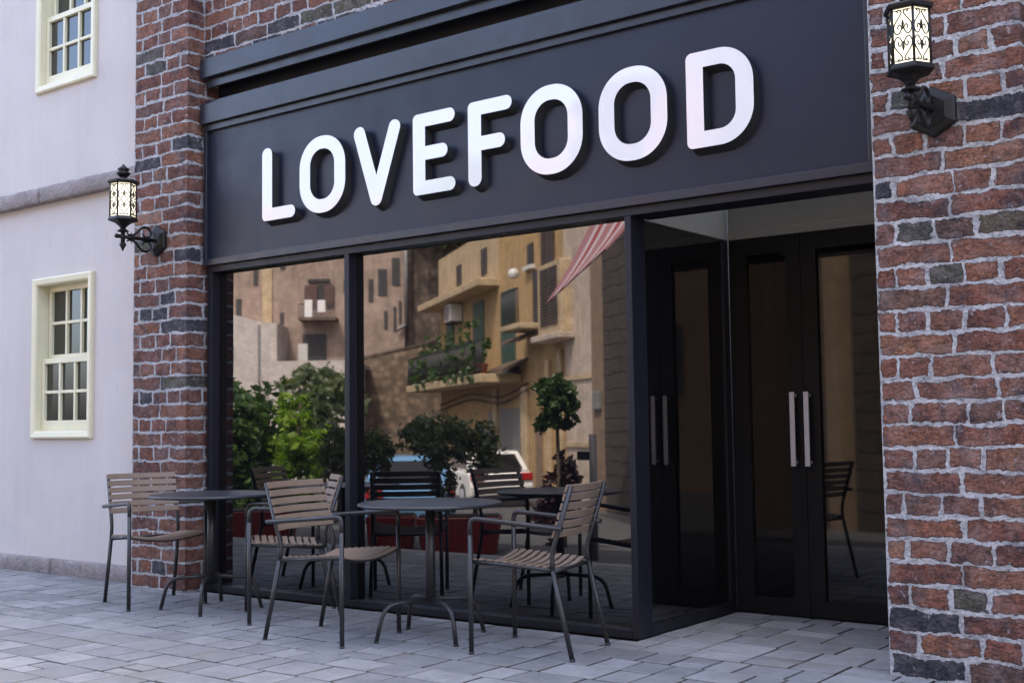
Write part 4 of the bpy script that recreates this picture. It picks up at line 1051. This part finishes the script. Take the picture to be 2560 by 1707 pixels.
tree('purple_bush', 'low purple leaved bush under the round headed tree, seen mirrored', 'bush', b, [([(0, 0, 0), (0, 0, .3), (.02, 0, .5)], .02, .01)],
     [(0, 0, .6, .22, .2, .36), (-.22, -.1, .3, .24, .2, .28), (.1, .1, .85, .1, .1, .2)], M['leaf_purple'], 1100, .06, 72)
t = thing('bollard_post', 'slim dark post with a side box by the kerb, seen mirrored', 'post', V(-2.72, 3.72, -.10))
MB().tube([(0, 0, 0), (0, 0, 1.16)], .036, 10).build('pole', M['greymetal'], t); MB().box((-.16, -.03, .92), (-.037, .03, 1.0)).build('side_box', M['railing'], t, .005)
t = thing('tall_tree', 'tall pale barked tree with light green leaves above the stone wall, seen mirrored', 'tree', V(-27.5, 32.5, -1.0))
q = MB(); q.tube(smooth_path([(0, 0, 0), (.2, .1, 5), (-.1, 0, 9), (.4, .2, 12)], 4), [.32-.02*i for i in range(13)], 8)
q.tube(smooth_path([(0, 0, 7), (1.2, .8, 9.5), (2.4, 1.6, 11)], 4), [.16-.015*i for i in range(9)], 7); q.build('trunk', M['bark'], t)
foliage('crown', M['leaf_bright'], [(0, 0, 11.2, 2.6, 2.2, 1.6), (2.2, 1.6, 11.0, 1.8, 1.6, 1.3), (-2.2, -1.6, 10.6, 1.8, 1.5, 1.1)], 1500, .4, 73, t)
# pots of plants on the ochre balcony
gp = random.Random(9)
for k in range(9):
    x = 5.7+k*1.18; c = FP+FA*x+Vector((-FA.y, FA.x, 0))*OUT*1.05; zz = 2.725
    t = thing('potted_plant', ['leafy plant in a terracotta pot on the mirrored balcony', 'taller leafy plant in a terracotta pot on the mirrored balcony'][k % 2], 'plant', (c.x, c.y, zz), 0, 'potted plants on the ochre balcony')
    MB().lathe([(.13, 0), (.19, .32), (.20, .34), (.16, .345)], 12).build('pot', M['terracotta'], t)
    foliage('leaves', M['leaf_mid'], [(0, 0, .62, .46, .40, .34+.3*(k % 2)), (.15, .1, 1.0+.5*(k % 2), .30, .26, .32), (-.1, .25, .1, .3, .25, .4)], 330, .10, 80+k, t)

# ------------------------------------------------------------------ parked cars
def car(name, label, p_, rz, paint):
    t = thing(name, label, 'car', p_, rz, 'cars parked across the street')
    W = .86
    low = [(-2.0, .30), (-2.05, .55), (-1.98, .80), (-1.80, .92), (.95, .96), (1.75, .84), (2.02, .62), (2.02, .34), (1.8, .26), (-1.8, .24)]
    q = MB(); q.prism([[(x, 0, z) for x, z in low]], (0, -W, 0), (0, W, 0)); q.build('body', paint, t, .09, segs=3)
    q = MB(); vs = []
    for (xs_, z, w2) in (((-1.85, .98), .925, .82), ((-1.35, .30), 1.46, .66)):
        vs += [(xs_[0], -w2, z), (xs_[1], -w2, z), (xs_[1], w2, z), (xs_[0], w2, z)]
    q.add(vs, [(3, 2, 1, 0), (4, 5, 6, 7), (0, 1, 5, 4), (1, 2, 6, 5), (2, 3, 7, 6), (3, 0, 4, 7)]); q.build('cabin', paint, t, .07, segs=3)
    for sy in (1, -1):
        q = MB(); q.prism([[(-1.38, 0, 1.0), (.52, 0, 1.0), (.16, 0, 1.37), (-1.05, 0, 1.37)]], (0, sy*.72, 0), (0, sy*.80, 0)); q.build('side_window', M['carglass'], t)
        MB().box((-2.07, sy*.50, .70), (-1.90, sy*.84, .90)).build('taillight', M['taillight'], t, .03)
    q = MB(); q.add([(-1.83, -.62, 1.0), (-1.83, .62, 1.0), (-1.46, .52, 1.38), (-1.46, -.52, 1.38), (-1.70, -.62, 1.0), (-1.70, .62, 1.0), (-1.40, .52, 1.38), (-1.40, -.52, 1.38)],
                    [(0, 1, 2, 3), (7, 6, 5, 4), (0, 4, 5, 1), (1, 5, 6, 2), (2, 6, 7, 3), (3, 7, 4, 0)]); q.build('rear_window', M['carglass'], t)
    for x in (-1.25, 1.3):
        for sy in (1, -1):
            q = MB(); q.prism([[(x+.31*math.cos(a), 0, .31+.31*math.sin(a)) for a in [2*math.pi*k/20 for k in range(20)]]], (0, sy*.70, 0), (0, sy*.88, 0)); wh = q.build('wheel', M['tyre'], t, .02)
            q = MB(); q.prism([[(x+.19*math.cos(a), 0, .31+.19*math.sin(a)) for a in [2*math.pi*k/16 for k in range(16)]]], (0, sy*.882, 0), (0, sy*.895, 0)); q.build('rim', M['steel'], wh)
    return t
p_ = V(-17.3, 20.3); p_.z = -1.0; car('parked_car', 'white hatchback with red tail lights, seen mirrored behind the near table', p_, frz, M['carwhite'])
p_ = V(-13.0, 12.4); p_.z = sz(p_)-.1; car('parked_car', 'pale blue car parked behind the shrubs, seen mirrored', p_, frz+R(8), M['carblue'])
